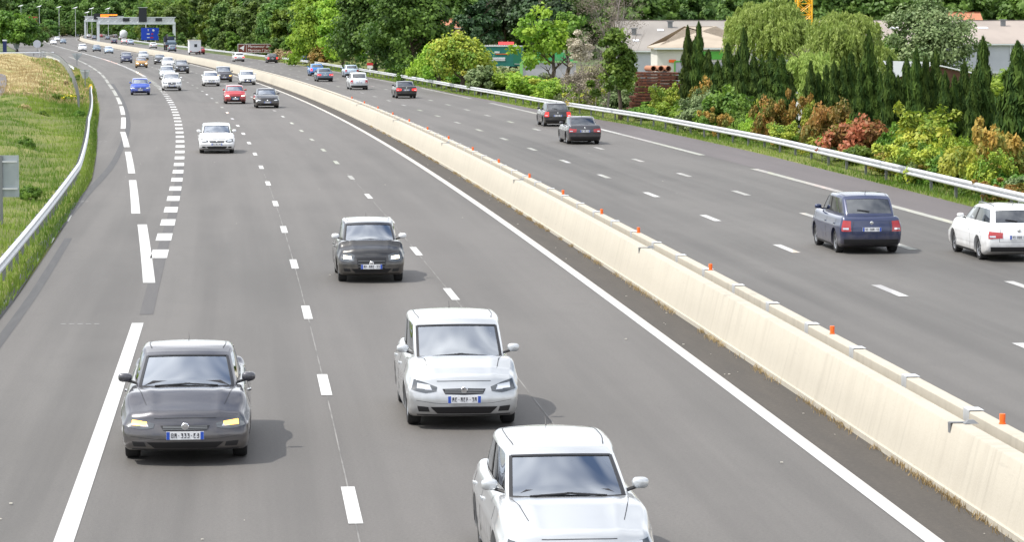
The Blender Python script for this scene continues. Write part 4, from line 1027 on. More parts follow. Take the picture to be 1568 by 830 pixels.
# cypress row
def cypress_mesh(seed, n=3400, w=.21):
    rs = np.random.RandomState(seed); t = rs.rand(n) ** .8; z = .03 + .97 * t
    r = w * np.sqrt(np.clip(1 - t, 0, 1)) ** 1.15 * (1 - .35 * (1 - t) ** 3) * (.62 + .38 * rs.rand(n)) * (1 + .25 * np.sin(z * 37 + seed)) 
    a = rs.rand(n) * 6.283; r *= 1 + .18 * np.sin(3 * a + seed + z * 9)
    P = np.stack([r * np.cos(a), r * np.sin(a), z], 1); N = np.stack([np.cos(a), np.sin(a), .25 + 0 * a], 1)
    tint = np.clip(.45 + .35 * np.sin(a * 4 + z * 14) + rs.normal(size=n) * .2, 0, 1)
    rs2 = np.random.RandomState(seed + 1)
    b = np.stack([np.cos(a) * .35, np.sin(a) * .35, 1 + 0 * a], 1) + rs2.normal(size=(n, 3)) * .22
    nn = N + rs2.normal(size=(n, 3)) * .4; nn /= np.linalg.norm(nn, axis=1)[:, None]
    tt = b - (b * nn).sum(1)[:, None] * nn; tt /= np.linalg.norm(tt, axis=1)[:, None]; u = np.cross(nn, tt)
    L = (.050 * (1.1 - .5 * t) * (.6 + .8 * rs2.rand(n)))[:, None]; W = (.013 * (1.2 - .5 * t))[:, None]
    v = np.stack([P - tt * L, P + u * W, P + tt * L, P - u * W], 1).reshape(-1, 3)
    return leaf_mesh('crown', v, tint, 'leaf_cypress')
CY = [cypress_mesh(700 + i) for i in range(4)]
ctg = Geo(); ctg.tube([(0, 0, -.03), (0, 0, .5), (0, 0, .9)], [.022, .016, .004], 6); CYT = ctg.mesh('trunk', 'bark')
CYS = [(1052, 48, 20), (1069, 42, 22), (1084, 84, 24), (1098, 100, 24), (1113, 74, 26), (1126, 92, 22), (1138, 52, 24), (1153, 92, 26), (1166, 96, 24), (1181, 84, 36), (1196, 92, 30), (1209, 118, 22),
 (1240, 102, 22), (1252, 118, 20), (1264, 108, 22), (1276, 102, 24), (1290, 96, 26), (1302, 88, 28), (1316, 112, 24), (1329, 56, 30), (1346, 118, 24), (1361, 94, 28), (1374, 124, 22), (1387, 96, 26), (1401, 82, 28), (1416, 96, 28), (1431, 84, 30),
 (1446, 118, 26), (1460, 124, 28), (1475, 104, 32), (1490, 122, 28), (1503, 66, 36), (1518, 150, 30), (1534, 160, 30), (1556, 74, 52), (1580, 130, 40), (1604, 90, 44), (1630, 110, 44)]
for i, (px, top, w) in enumerate(CYS):
    p, h, wd_ = sized(px, 4.3 + (i % 3) * .5, top - 7, w * 1.1)
    o = plant('cypress', CYT, CY[i % 4], p, 'slender dark green cypress in the long row behind the shrubs', 'cypress', 'cypresses in a row behind the guard rail'); o.scale = (wd_ / .16 * 1.05, wd_ / .16 * 1.05, h)
    if top in (42, 48): o['label'] = 'tall thin cypress of the pair before the white building'; 
for i in range(len(CYS) - 1):
    px = (CYS[i][0] + CYS[i + 1][0]) / 2 + R.uniform(-3, 3)
    if 1209 <= px <= 1238: continue
    p, h, wd_ = sized(px, 5.6, max(CYS[i][1], CYS[i + 1][1]) + R.uniform(16, 44), 28 if px < 1400 else 38)
    o = plant('cypress', CYT, CY[(i + 2) % 4], p, 'slender dark green cypress in the long row behind the shrubs', 'cypress', 'cypresses in a row behind the guard rail'); o.scale = (wd_ / .16 * 1.1, wd_ / .16 * 1.1, h)
# willows: hanging strands
def willow_mesh(seed, rx, rz, h0, n=420, per=26):
    rs = np.random.RandomState(seed); P = []; T = []; D = []
    sub = []
    for i in range(9):
        d = rs.normal(size=3); d[2] = abs(d[2]); d /= np.linalg.norm(d); sub.append(np.array([d[0] * rx * .62, d[1] * rx * .62, h0 + d[2] * rz * .62 - .3]))
    sub.append(np.array([0, 0, h0 + rz * .35])); st = rs.rand(len(sub))
    for i in range(n):
        c_ = rs.randint(len(sub)); d = rs.normal(size=3); d[2] = abs(d[2]) * .9 + .05; d /= np.linalg.norm(d); rr = .5 + .5 * rs.rand() ** .5
        top = sub[c_] + np.array([d[0] * rx * .46 * rr, d[1] * rx * .46 * rr, d[2] * rz * .36 * rr]); ln = (.7 + 1.7 * rs.rand()) * (.5 + .6 * (1 - d[2]))
        k = np.linspace(0, 1, per); out = np.array([d[0], d[1], 0]) * .55
        q = top + out * (k ** .6)[:, None] * .7 + np.stack([0 * k, 0 * k, .25 * np.sin(k * 3) - ln * k ** 1.5], 1) + rs.normal(size=(per, 3)) * .07
        P.append(q); T.append(np.clip(.15 + .35 * st[c_] + .5 * rs.rand() * (1 - .25 * k) + rs.normal(size=per) * .12, 0, 1)); dd = np.tile([d[0] * .4, d[1] * .4, -1.0], (per, 1)); D.append(dd)
    P = np.concatenate(P); T = np.concatenate(T); D = np.concatenate(D) + rs.normal(size=(len(P), 3)) * .45
    D /= np.linalg.norm(D, axis=1)[:, None]; a = rs.normal(size=(len(P), 3)); u = np.cross(D, a); u /= np.linalg.norm(u, axis=1)[:, None]
    L, W = .17, .045
    keep = P[:, 2] > .2; P, T, D, u = P[keep], T[keep], D[keep], u[keep]
    return leaf_mesh('crown', np.stack([P - D * L, P + u * W, P + D * L, P - u * W], 1).reshape(-1, 3), T, 'leaf_willow')
WT = trunk_mesh('trunk', 61, 4.2, .22, 2.6)
plant('willow', WT, willow_mesh(62, 3.5, 4.3, 4.2, 1250), (xat(1178, 208), 208, 0), 'pale green weeping willow beside the yellow crane mast, nearer the white building', 'willow')
plant('willow', WT, willow_mesh(63, 3.3, 3.6, 3.9, 1100), (xat(1290, 200), 200, 0), 'pale green weeping willow between the crane mast and the grey green tree', 'willow')
plant('willow', WT, willow_mesh(64, 2.0, 1.9, 2.8, 420), (xat(1243, 190), 190, 0), 'small low weeping willow just behind the cypresses', 'willow')
big(1425, 205, 65, 'leaf_grey', 3.0, 4.4, 4.3, 'grey green airy tree above the white roofed shed', leaf=.15, n=120, k=150, lump=.5, hollow=.25)
big(1372, 208, 66, 'leaf_mid', 1.7, 2.6, 3.6, 'green tree leaning against the grey green airy one', leaf=.16, n=60, k=130)
big(1545, 168, 67, 'leaf_light', 2.2, 1.8, 2.0, 'bright lime bushy tree behind the broad edge cypress', leaf=.15, n=80, k=140)
big(1500, 196, 68, 'leaf_grey', 1.5, 1.4, 2.0, 'grey green low tree in front of the pinkish roof', leaf=.15, n=50, k=120)
# young trees and the bare thicket
big(846, 250, 70, 'leaf_light', 2.5, 2.6, 4.4, 'fresh bright green young tree in front of the grey wall', leaf=.24, n=46, k=60, lump=.7, hollow=.2)
big(870, 262, 71, 'leaf_mid', 1.6, 2.4, 5.0, 'small airy green tree above the fresh bright one', leaf=.22, n=36, k=70, lump=.6, hollow=.2)
big(708, 268, 72, 'leaf_yellow', 3.0, 3.0, 2.9, 'yellow green bushy tree in front of the houses', leaf=.2, n=80, k=100, lump=.6)
big(672, 285, 73, 'leaf_light', 2.0, 2.2, 2.4, 'bright green slender tree beside the yellow green one', leaf=.22, n=60, k=100, lump=.6)
big(735, 256, 74, 'leaf_grey', 1.2, 1.2, 1.2, 'greyish bush between the yellow tree and the teal trailer', leaf=.18, n=50, k=90)
for px, Y, sd, s_, lab in ((735, 430, 75, 1.0, 'blackish evergreen behind the pale fence'), (775, 440, 76, 1.15, 'tall blackish evergreen above the red awning'), (815, 430, 77, 1.05, 'blackish evergreen behind the green canopy'), (850, 436, 78, 1.0, 'blackish evergreen behind the airy green tree'), (678, 450, 79, .6, 'small dark conifer in front of the terracotta roof')):
    plant('evergreen_tree', FORT[0], crown_mesh('crown', 'leaf_dark', sd, 3.4, 4.2, 5.2, 60, 90, .40, lump=.4), (xat(px, Y), Y, 0), lab, 'tree', s=s_)
def bare_mesh(seed, h, r, m, n=150, spread=.30):
    rs = random.Random(seed); g = Geo()
    def branch(p, d, l, r_, depth):
        q = [p]; dd = d.copy()
        for k in range(3): dd = (dd + Vector((rs.uniform(-.18, .18), rs.uniform(-.18, .18), .06))).normalized(); q.append(q[-1] + dd * l / 3)
        g.tube(q, [r_, r_ * .8, r_ * .6, r_ * .35], 5 if depth else 7, caps=False)
        if depth < 4:
            for k in range(4 if depth else 7):
                f = rs.uniform(.25, 1); i = min(int(f * 3), 2); o = q[i].lerp(q[i + 1], f * 3 - i)
                branch(o, (dd + Vector((rs.uniform(-1, 1), rs.uniform(-1, 1), rs.uniform(-.1, .6))) * spread * 2).normalized(), l * rs.uniform(.42, .62), r_ * .45, depth + 1)
    branch(Vector((0, 0, -.1)), Vector((.05, 0, 1)), h * .62, r, 0)
    return g.mesh('branches', m, 60)
t = plant('bare_tree', bare_mesh(81, 10.5, .10, 'bark_grey'), crown_mesh('crown', 'leaf_twig', 82, 2.4, 3.8, 6.4, 90, 70, .05, hollow=.2), (xat(930, 200), 200, 0), 'bare grey twiggy tree with no leaves above the ivy covered trunk', 'tree', rz=0)
t = plant('ivy_tree', trunk_mesh('trunk', 83, 6, .14, 1.6), crown_mesh('ivy', 'leaf_mid', 84, 1.5, 3.3, 3.0, 90, 100, .15, lump=.8, hollow=.1), (xat(950, 190), 190, 0), 'slim trunk wrapped in green ivy beside the rusty stack', 'tree', rz=0, crown_name='ivy')
plant('blossom_tree', trunk_mesh('trunk', 85, 4.4, .09, 1.4, 'bark_grey'), crown_mesh('crown', 'leaf_blossom', 86, 1.05, 1.9, 4.2, 46, 60, .11, hollow=.2, lump=.6), (xat(888, 212), 212, 0), 'cream blossoming slim tree before the grey roof', 'tree', rz=0)
for i, (px, Y, w, h) in enumerate(((888, 205, 1.3, 3.6), (912, 200, 1.2, 4.2), (868, 222, 1.1, 2.8))):
    plant('thicket', bare_mesh(87 + i, h * 1.4, .04, 'bark_grey', spread=.5), crown_mesh('twigs', 'leaf_twig', 90 + i, w, h * .5, h * .45, 50, 60, .07, hollow=.1), (xat(px, Y), Y, 0), ['grey brown leafless thicket under the cream tree', 'taller grey thicket at the bare tree', 'low grey thicket touching the grey wall'][i], 'thicket', rz=0, trunk_name='branches', crown_name='twigs')
# oncoming side: bush and dark trees at the edge, broom in flower
big(28, 615, 95, 'leaf_mid', 4.6, 3.9, 4.2, 'broad green bush behind the blue column at the far bend', leaf=.42, n=110, k=110, lump=.5)
big(-8, 640, 96, 'leaf_forest', 4.2, 6, 7, 'tall dark tree behind the broad green bush', leaf=.45, n=90, k=100)
for i, (px, Yg) in enumerate(((52, 720), (38, 735), (66, 800), (80, 900))): plant('bush', None, FOR[i], (xat(px, Yg), Yg, 0), 'dark leafy bush in the thicket behind the slip road mouth', 'bush', 'bushes behind the slip road mouth', R.uniform(.4, .6), crown_name='foliage')
big(62, 760, 97, 'leaf_forest', 2.6, 2.2, 2.2, 'low dark bush beside the red totem', leaf=.4, n=50, k=90)
o = plant('broom_bush', None, [crown_mesh('foliage', 'leaf_mid', 98, 1.0, .36, .32, 26, 60, .10, lump=.9), crown_mesh('blossom', 'leaf_flower', 99, 1.0, .32, .40, 16, 16, .07, hollow=.6, lump=.9)], gp(106, 158), 'low broom bush covered in yellow flowers by the rail', 'bush', crown_name='foliage')

# ------------------------------------------------------------------ grass on the verges and dry weeds at the barrier foot
def blades(name, pts, h, w, m, label, lean=.5, seed=5):
    rs = np.random.RandomState(seed); n = len(pts); a = rs.rand(n) * 6.283; hh = h * (.4 + rs.rand(n))
    d = np.stack([np.cos(a), np.sin(a), 0 * a], 1); le = d * (hh * lean * rs.rand(n))[:, None]; s_ = np.stack([-np.sin(a), np.cos(a), 0 * a], 1) * w
    top = pts + le + np.stack([0 * a, 0 * a, hh], 1); mid = pts + le * .35 + np.stack([0 * a, 0 * a, hh * .55], 1)
    v = np.stack([pts - s_ * .5, pts + s_ * .5, mid + s_ * .45, top], 1).reshape(-1, 3)
    tint = np.clip(.5 + .35 * np.sin(pts[:, 0] * 1.3 + pts[:, 1] * .25) + rs.normal(size=n) * .25, 0, 1)
    o = link_mesh(name, leaf_mesh(name, v, tint, m)); o['kind'] = 'stuff'; o['label'] = label
    return o
def verge_pts(n, Y0, Y1, edge, sgn, dmax, zf, seed, power=1.3):
    rs = np.random.RandomState(seed); out = []
    f = off_fn(edge)
    for i in range(n):
        Y = Y0 + (Y1 - Y0) * rs.rand() ** 1.5; d = .05 + dmax * rs.rand() ** power; p = at(Y, f(Y) + sgn * d); z = zf(p.x, p.y, d, Y) - .03
        out.append((p.x, p.y, z))
    return np.array(out)
blades('grass', verge_pts(52000, 55, 250, EDGE_L, -1, 7, bump_l, 1), .20, .022, 'leaf_grass', 'long green grass on the verge behind the rail of the slip lane')
blades('dry_grass', verge_pts(26000, 225, 480, EDGE_L, -1, 14, bump_l, 2, 1.0), .32, .05, 'leaf_straw', 'straw coloured dry grass on the bank')
blades('grass', verge_pts(14000, 200, 480, EDGE_L, -1, 5, bump_l, 6, 1.6), .32, .05, 'leaf_grass', 'green tufts among the dry grass of the bank')
blades('grass', verge_pts(36000, 85, 420, EDGE_R, 1, 3.2, bump_r, 3, 1.2), .16, .03, 'leaf_grass', 'short grass strip under the long guard rail')
rs_ = np.random.RandomState(8); wp = []
for c in range(150):
    Y = 30 + 150 * rs_.rand() ** 1.4; k = rs_.randint(8, 46); sp = .1 + .4 * rs_.rand()
    for i in range(k): p = at(Y + rs_.normal() * sp, 1.0 - abs(rs_.normal()) * .06); wp.append((p.x, p.y, 0))
blades('dry_weeds', np.array(wp), .09, .012, 'leaf_straw', 'dry weeds growing along the foot of the concrete barrier', .9)
lg = Geo()
for i in range(80):
    Y = 30 + 130 * R.random() ** 1.3; p = at(Y, R.choice([R.uniform(.2, .95), R.uniform(-13, 13), R.uniform(-13, 13)]), .012)
    if 1 < p.x - wx(p.y) < 2.3: continue
    s_ = R.uniform(.015, .045); a = R.uniform(0, 6.28); lg.box((p.x, p.y, .012 + s_ * .15), (s_, s_ * .7, s_ * .3), rz=a)
o = lg.build('litter', mat('litter', (.5, .48, .42), .8)); o['kind'] = 'stuff'; o['label'] = 'tiny pale scraps of litter scattered on the road'

# ------------------------------------------------------------------ buildings beyond the guard rail
mat('roof_sheet', (.25, .23, .21), .85, noise=(.25, (.19, .175, .16), .4, .65, (1, .25, 1)))
mat('roof_pink', (.31, .265, .235), .85, noise=(.25, (.25, .215, .19), .4, .65, (1, .25, 1)))
mat('wall_pale', (.46, .48, .54), .7, noise=(.5, (.38, .40, .46), .4, .7)); mat('wall_white', (.62, .60, .56), .8, noise=(.6, (.52, .50, .46), .45, .75))
mat('roof_tan', (.37, .315, .25), .85, noise=(.8, (.31, .26, .205), .4, .7)); mat('roof_tile', (.42, .17, .09), .85, noise=(1.5, (.30, .13, .08), .4, .7)); mat('wall_peach', (.52, .36, .27), .85); mat('wall_beige', (.42, .36, .32), .85, noise=(.8, (.34, .30, .27), .4, .7))
mat('green_trim', (.10, .42, .06), .5); mat('grey_door', (.42, .42, .50), .5); mat('shutter', (.10, .11, .12), .5); mat('rooflight', (.75, .78, .82), .3); mat('window_glass', (.04, .05, .06), .1, spec=.8)
mat('teal', (.012, .145, .125), .45, noise=(2, (.010, .115, .105), .4, .7)); mat('teal_dark', (.008, .13, .075), .45); mat('rust', (.17, .055, .030), .85, noise=(5, (.085, .035, .025), .4, .6)); mat('rust_light', (.36, .17, .10), .8)
mat('wood_brown', (.12, .055, .035), .8, noise=(4, (.08, .04, .028), .4, .7)); mat('tarp', (.74, .76, .80), .5); mat('crane_yellow', (.80, .42, .01), .45)
mat('green_mesh', (.05, .34, .12), .7); mat('wall_grey', (.40, .40, .46), .8, noise=(1, (.34, .34, .40), .4, .7)); mat('coping_green', (.22, .50, .16), .6)

def gable(name, loc, rz, w, d, h, hr, mw, mr, label, hip=0.0, over=.3, lights=0, wins=()):
    """ridge along x; front wall faces -y. wins = (x, z, w, h, material, part name)"""
    r = empty(name, loc, rz, label, 'building')
    g = Geo(); x, y = w / 2, d
    hip_ = hip
    g.add([(-x, 0, -.2), (x, 0, -.2), (x, y, -.2), (-x, y, -.2), (-x, 0, h), (x, 0, h), (x, y, h), (-x, y, h)], [(0, 1, 5, 4), (1, 2, 6, 5), (2, 3, 7, 6), (3, 0, 4, 7), (4, 5, 6, 7)])
    if not hip: g.add([(-x, 0, h), (-x, y, h), (-x, y / 2, hr - .05), (x, 0, h), (x, y, h), (x, y / 2, hr - .05)], [(0, 2, 1), (3, 4, 5)])
    g.build('wall', mw, r)
    g = Geo(); e = over; k = e * (hr - h) / (d / 2)
    A = [(-x - e, -e, h - k), (x + e, -e, h - k), (x + e, y + e, h - k), (-x - e, y + e, h - k), (-x - e + hip + (e if hip else 0), y / 2, hr), (x + e - hip - (e if hip else 0), y / 2, hr)]
    up = [Vector(p) + Vector((0, 0, .14)) for p in A]; lo = [Vector(p) for p in A]
    F = [(0, 1, 5, 4), (2, 3, 4, 5), (3, 0, 4), (1, 2, 5)]
    if not hip: F = F[:2]
    g.add(up, F); g.add(lo, [f[::-1] for f in F])
    for i, j in ((0, 1), (1, 2), (2, 3), (3, 0)) if hip else ((0, 1), (1, 5), (5, 2), (2, 3), (3, 4), (4, 0)): g.add([lo[i], lo[j], up[j], up[i]], [(0, 1, 2, 3)])
    rf = g.build('roof', mr, r)
    sl = math.atan2(hr - h, d / 2)
    for i in range(lights):
        u = (i + .5) / lights; q = Geo(); yy = d * .5 * (.3 + .35 * (i % 2)); q.box((-x + w * u, yy, h + (hr - h) * yy / (d / 2) + .19), (w / lights * .22, 1.1, .06), M=Matrix.Rotation(sl, 3, 'X')); q.build('rooflight', 'rooflight', rf)
    q = Geo(); q.box((0, y / 2, hr + (.17 if not hip else .08)), (w + 2 * e - 2 * hip, .5, .08)); q.build('ridge_cap', 'roof_sheet' if mr != 'roof_tile' else 'roof_tile', rf)
    q = Geo(); q.box((0, -e - .06, h - k + .05), (w + 2 * e, .12, .12)); q.build('gutter', 'steel_paint', rf)
    if name == 'warehouse':
        for i in range(9):
            q = Geo(); q.box((-x + w * (i + .5) / 9, -.10, h / 2), (.10, .10, h)); q.build('downpipe', 'steel_paint', r)
        for i in range(5):
            q = Geo(); yy = d * .5 * (.75 if i % 2 else .5); zc = h + (hr - h) * yy / (d / 2) + .15; xx_ = -x + w * (i + .35) / 5; q.box((xx_, yy, zc + .25), (.5, .5, .7)); q.box((xx_, yy, zc + .66), (.75, .75, .12)); q.build('roof_vent', 'galv_dark', rf)
    for (wx_, wz, ww, wh, mm, pn) in wins:
        q = Geo(); q.box((wx_, -.03, wz), (ww, .10, wh)); o = q.build(pn, mm, r)
        if pn == 'window':
            q = Geo()
            for sx in (-1, 1): q.box((wx_ + sx * ww / 2, -.07, wz), (.10, .08, wh + .18))
            for sz in (-1, 1): q.box((wx_, -.072, wz + sz * wh / 2), (ww, .08, .10))
            q.build('frame', 'wall_white', o)
    return r
Y = 300
x0, x1 = xat(955, Y), xat(1260, Y)
gable('warehouse', ((x0 + x1) / 2, Y, 0), 0, x1 - x0, 40, zat(78, Y), zat(33, Y + 20), 'wall_pale', 'roof_sheet', 'long grey roofed warehouse with pale blue wall behind the white building', lights=7, wins=[(-6 + 4.5 * i, 1.3, 2.2, 1.0, 'window_glass', 'window') for i in range(4)])
x0, x1 = xat(1290, Y), xat(1720, Y)
gable('warehouse', ((x0 + x1) / 2, Y + 3, 0), 0, x1 - x0, 40, zat(68, Y), zat(33, Y + 22), 'wall_pale', 'roof_pink', 'long pinkish beige roofed warehouse behind the grey green tree', lights=6)
Y = 232; x0, x1 = xat(1006, Y), xat(1150, Y); w_ = x1 - x0
gable('white_building', ((x0 + x1) / 2, Y, 0), 0, w_, 11, zat(73, Y), zat(42, Y + 5.5), 'wall_white', 'roof_tan', 'low white building with tan hipped roof, green framed door and green band', hip=5.0,
      wins=[(xat(1042, Y) - (x0 + x1) / 2, 1.7, .85, 3.0, 'grey_door', 'door'), (xat(1092, Y) - (x0 + x1) / 2, 3.75, 1.75, .65, 'green_trim', 'green_band'), (xat(1092, Y) - (x0 + x1) / 2, 2.9, 1.5, .75, 'grey_door', 'window'),
            (xat(1029, Y) - (x0 + x1) / 2, 3.3, .55, .22, 'orange', 'sign_board'), (xat(1017, Y) - (x0 + x1) / 2, 2.3, .35, .6, 'shutter', 'meter_box')])
wb_ = [o for o in bpy.data.objects if o.name.startswith('white_building')][0]
q = Geo(); xd = xat(1042, Y) - (x0 + x1) / 2
for s_ in (-1, 1): q.box((xd + s_ * .48, -.06, 1.7), (.10, .14, 3.1))
q.box((xd, -.062, 3.26), (1.06, .14, .10)); q.build('door_frame', 'green_trim', wb_)
Y = 470
gable('house', (xat(682, Y), Y, 0), .25, 6.2, 7, zat(42, Y), zat(29.5, Y), 'wall_peach', 'roof_tile', 'peach house with terracotta roof half hidden by the dark conifer', wins=[(1.6, 3.6, .8, 1.1, 'window_glass', 'window'), (-1.2, 3.6, .8, 1.1, 'window_glass', 'window')])
gable('house', (xat(738, Y), Y - 4, 0), -.1, 5.0, 6, zat(42, Y), zat(34, Y), 'wall_beige', 'roof_sheet', 'beige house with grey roof in front of the blackish evergreens', wins=[(.8, 3.4, .7, 1.0, 'window_glass', 'window')])
gable('outbuilding', (xat(744, 440), 440, 0), -.05, 4.6, 4, zat(62, 440), zat(53, 440), 'wall_white', 'roof_tan', 'low white outbuilding with orange tan roof below the beige house', wins=[(-.8, 2.3, .7, .8, 'window_glass', 'window')])
gable('house', (xat(1475, 420), 420, 0), 0, 4.5, 5, zat(31, 420), zat(20, 420), 'wall_peach', 'roof_tile', 'red roofed house peeping over the pinkish warehouse')
# pale slatted fence, red awning, green canopy
f = empty('fence', (xat(735, 400), 400, 0), 0, 'pale tall slatted fence behind the teal trailer', 'fence')
xw = xat(792, 400) - xat(735, 400)
q = Geo(); q.box((xw / 2, 0, zat(80, 400)), (xw, .06, .10)); q.box((xw / 2, 0, zat(70, 400)), (xw, .06, .10)); q.build('rail', 'galv', f)
q = Geo(); n = 22
for i in range(n): q.box((xw * (i + .5) / n, -.06, zat(68, 400) / 2), (.11, .05, zat(68, 400)))
q.build('slats', 'tarp', f)
o = Geo(); px_, Ya = 775, 415; o.box((0, 0, 0), (2.2, 1.0, .12), M=Matrix.Rotation(.4, 3, 'X')); o.box((-1.0, .3, -zat(66, Ya) / 2), (.08, .08, zat(66, Ya))); o.box((1.0, .3, -zat(66, Ya) / 2), (.08, .08, zat(66, Ya)))
o = o.build('awning', 'sign_red'); o.location = (xat(px_, Ya), Ya, zat(66, Ya)); tag(o, 'red awning below the tall blackish evergreen', 'awning')
# teal trailer
Y = 372; tr = empty('box_trailer', (xat(770, Y), Y, 0), -.12, 'teal box trailer with orange stripe and white lettering panels parked behind the lime bushes', 'trailer')
L_ = xat(801, Y) - xat(738, Y); ht = 2.5
q = Geo(); q.box((-.25, 1.2, .75 + ht / 2), (L_, 2.4, ht)); q.build('body', 'teal', tr)
q = Geo(); q.box((L_ / 2 - .75, -.05, .85 + ht / 2), (1.0, .10, ht - .35)); dd = q.build('door', 'teal_dark', tr)
q = Geo(); q.box((L_ / 2 - .75, -.12, .75 + ht - .35), (.5, .04, .06)); q.box((L_ / 2 - .75, -.12, 1.05), (.7, .04, .06)); q.build('handle', 'galv', dd)
q = Geo(); q.box((-.25, 1.2, .75 + ht + .04), (L_ + .1, 2.5, .10)); q.build('roof', 'galv', tr)
q = Geo(); q.box((-.05, -.03, .75 + ht * .62), (1.7, .05, .07)); q.build('stripe', 'orange', tr)
q = Geo(); q.box((-.55, -.03, .75 + ht * .36), (1.7, .05, .42)); lp = q.build('lettering_panel', 'tarp', tr)
q = Geo()
for i in range(11): q.box((-1.3 + i * .15, -.06, .75 + ht * .36), (.09, .03, .26))
q.build('lettering', 'wall_grey', lp)
q = Geo()
for i in range(5): q.box((-1.0 + i * .13, -.03, .75 + ht * .71), (.09, .05, .24))
q.build('lettering', 'tarp', tr)
wm_, rm_ = make_wheel(.45, .28, 0)
for xx in (-1.5, 1.2):
    for yy in (.25, 2.15): o = link_mesh('wheel', wm_, tr, (xx, yy, .45)); link_mesh('rim', rm_, o)
# grey wall with green coping and canopy
Y = 292; xa, xb = xat(800, Y), xat(882, Y)
wl = empty('yard_wall', (xa, Y, 0), .0, 'grey yard wall with bright green coping beside the teal trailer', 'wall')
q = Geo(); q.box(((xb - xa) / 2, 0, zat(95, Y) / 2), (xb - xa, .3, zat(95, Y))); q.build('wall', 'wall_grey', wl)
q = Geo(); q.box(((xb - xa) / 2, -.02, zat(95, Y) + .08), (xb - xa + .2, .45, .14)); q.box((-.12, -.02, zat(95, Y) / 2), (.30, .42, zat(95, Y))); q.build('coping', 'coping_green', wl)
gs = Geo(); gs.box((0, 0, zat(88, 330)), (5.2, 1.2, 1.2)); 
for k in (-2.4, 2.4): gs.box((k, 0, (zat(88, 330) - .6) / 2), (.12, .12, zat(88, 330) - .6))
o = gs.build('canopy', 'green_mesh'); o.location = (xat(842, 330), 330, 0); tag(o, 'green mesh canopy above the grey yard wall', 'canopy')
# rusty stack: every layer can be lifted away
p0 = Vector((xat(1002, 197), 197, 0)); zz = .15
for i in range(15):
    L_ = 3.6 - .07 * i + R.uniform(-.15, .15); g = Geo(); th = .20
    for k in range(7): g.box((R.uniform(-.12, .12), -.9 + k * .3, 0), (L_ * R.uniform(.92, 1.05), .26, .15))
    for k in (-.8, .1, .9): g.box((k, 0, -.08), (.10, 2.0, .06))
    o = g.build('steel_bundle', 'rust'); o.location = p0 + Vector((R.uniform(-.12, .12) + (.25 if i > 6 else 0), 0, zz)); o.rotation_euler = (0, R.uniform(-.02, .02), R.uniform(-.04, .04)); zz += th
    tag(o, 'rusty brown bundle of beams, one layer of the high stack', 'beam bundle', 'layers of the rusty stack')
for i in range(3):
    g = Geo(); g.lathe([(.16, -.9), (.20, -.9), (.20, .9), (.16, .9), (.16, -.9)], 16, 'Y'); o = g.build('rusty_pipe', 'rust_light', smooth=40); o.location = p0 + Vector((-.3 + i * .5, -.1, zz + .12)); o.rotation_euler = (0, 0, .2)
    tag(o, 'short rusty pipe lying across the top of the high stack', 'pipe', 'pipes on the rusty stack')
g = Geo(); g.tube([(0, 0, .1), (1.2, .3, .7), (1.5, .35, .1)], .06, 6); o = g.build('leaning_post', 'tarp', smooth=50); o.location = (xat(992, 184), 184, .2); tag(o, 'pale bent post leaning in the weeds below the rusty stack', 'post')
# shed with white roof, crane mast
Y = 150; sh = empty('shed', (xat(1402, Y), Y, 0), -.06, 'brown timber shed with white sheet roof behind the cypresses', 'shed')
q = Geo(); q.box((.9, 1.5, zat(112, Y) / 2), (3.6, 3.0, zat(112, Y))); q.add([(-.9, 0, zat(112, Y)), (2.7, 0, zat(112, Y)), (.9, 0, zat(100, Y)), (-.9, 3, zat(112, Y)), (2.7, 3, zat(112, Y)), (.9, 3, zat(100, Y))], [(0, 1, 2), (3, 5, 4)]); q.build('wall', 'wood_brown', sh)
q = Geo()
for s_ in (-1, 1):
    a = Vector((.9, -.2, zat(100, Y) + .05)); b = Vector((.9 + s_ * 2.1, -.2, zat(114, Y) + .05)); t_ = Vector((0, 0, .06)); L3 = Vector((0, 3.4, 0))
    vs = [a, b, b + L3, a + L3]; q.add(vs + [v + t_ for v in vs], [(0, 1, 2, 3), (7, 6, 5, 4), (0, 4, 5, 1), (1, 5, 6, 2), (2, 6, 7, 3), (3, 7, 4, 0)])
q.build('roof', 'tarp', sh)
q = Geo(); q.add([(-1.75, -.6, zat(92, Y)), (.9, -.6, zat(94, Y)), (.2, -.6, zat(110, Y)), (-1.2, -.6, zat(118, Y)), (-1.75, -.55, zat(92, Y)), (.9, -.55, zat(94, Y)), (.2, -.55, zat(110, Y)), (-1.2, -.55, zat(118, Y))], [(0, 3, 2, 1), (4, 5, 6, 7), (0, 1, 5, 4), (1, 2, 6, 5), (2, 3, 7, 6), (3, 0, 4, 7)]); q.build('sheeting', 'tarp', sh)
Y = 262; cr = empty('tower_crane', (xat(1229, Y), Y, 0), .1, 'yellow lattice mast of a tower crane rising between the two willows', 'crane')
q = Geo(); hw = .62
for sx in (-1, 1):
    for sy in (-1, 1): q.tube([(sx * hw, sy * hw, 0), (sx * hw, sy * hw, 22)], .075, 6)
for i in range(22):
    for a, b in (((-1, -1), (1, -1)), ((1, -1), (1, 1)), ((1, 1), (-1, 1)), ((-1, 1), (-1, -1))):
        q.tube([(a[0] * hw, a[1] * hw, i), (b[0] * hw, b[1] * hw, i)], .035, 4); q.tube([(a[0] * hw, a[1] * hw, i), (b[0] * hw, b[1] * hw, i + 1)], .04, 4)
        q.tube([(b[0] * hw, b[1] * hw, i), (a[0] * hw, a[1] * hw, i + 1)], .04, 4)
q.build('mast', 'crane_yellow', cr)
q = Geo(); q.box((0, 0, .2), (2.4, 2.4, .6)); q.build('base', 'wall_pale', cr)

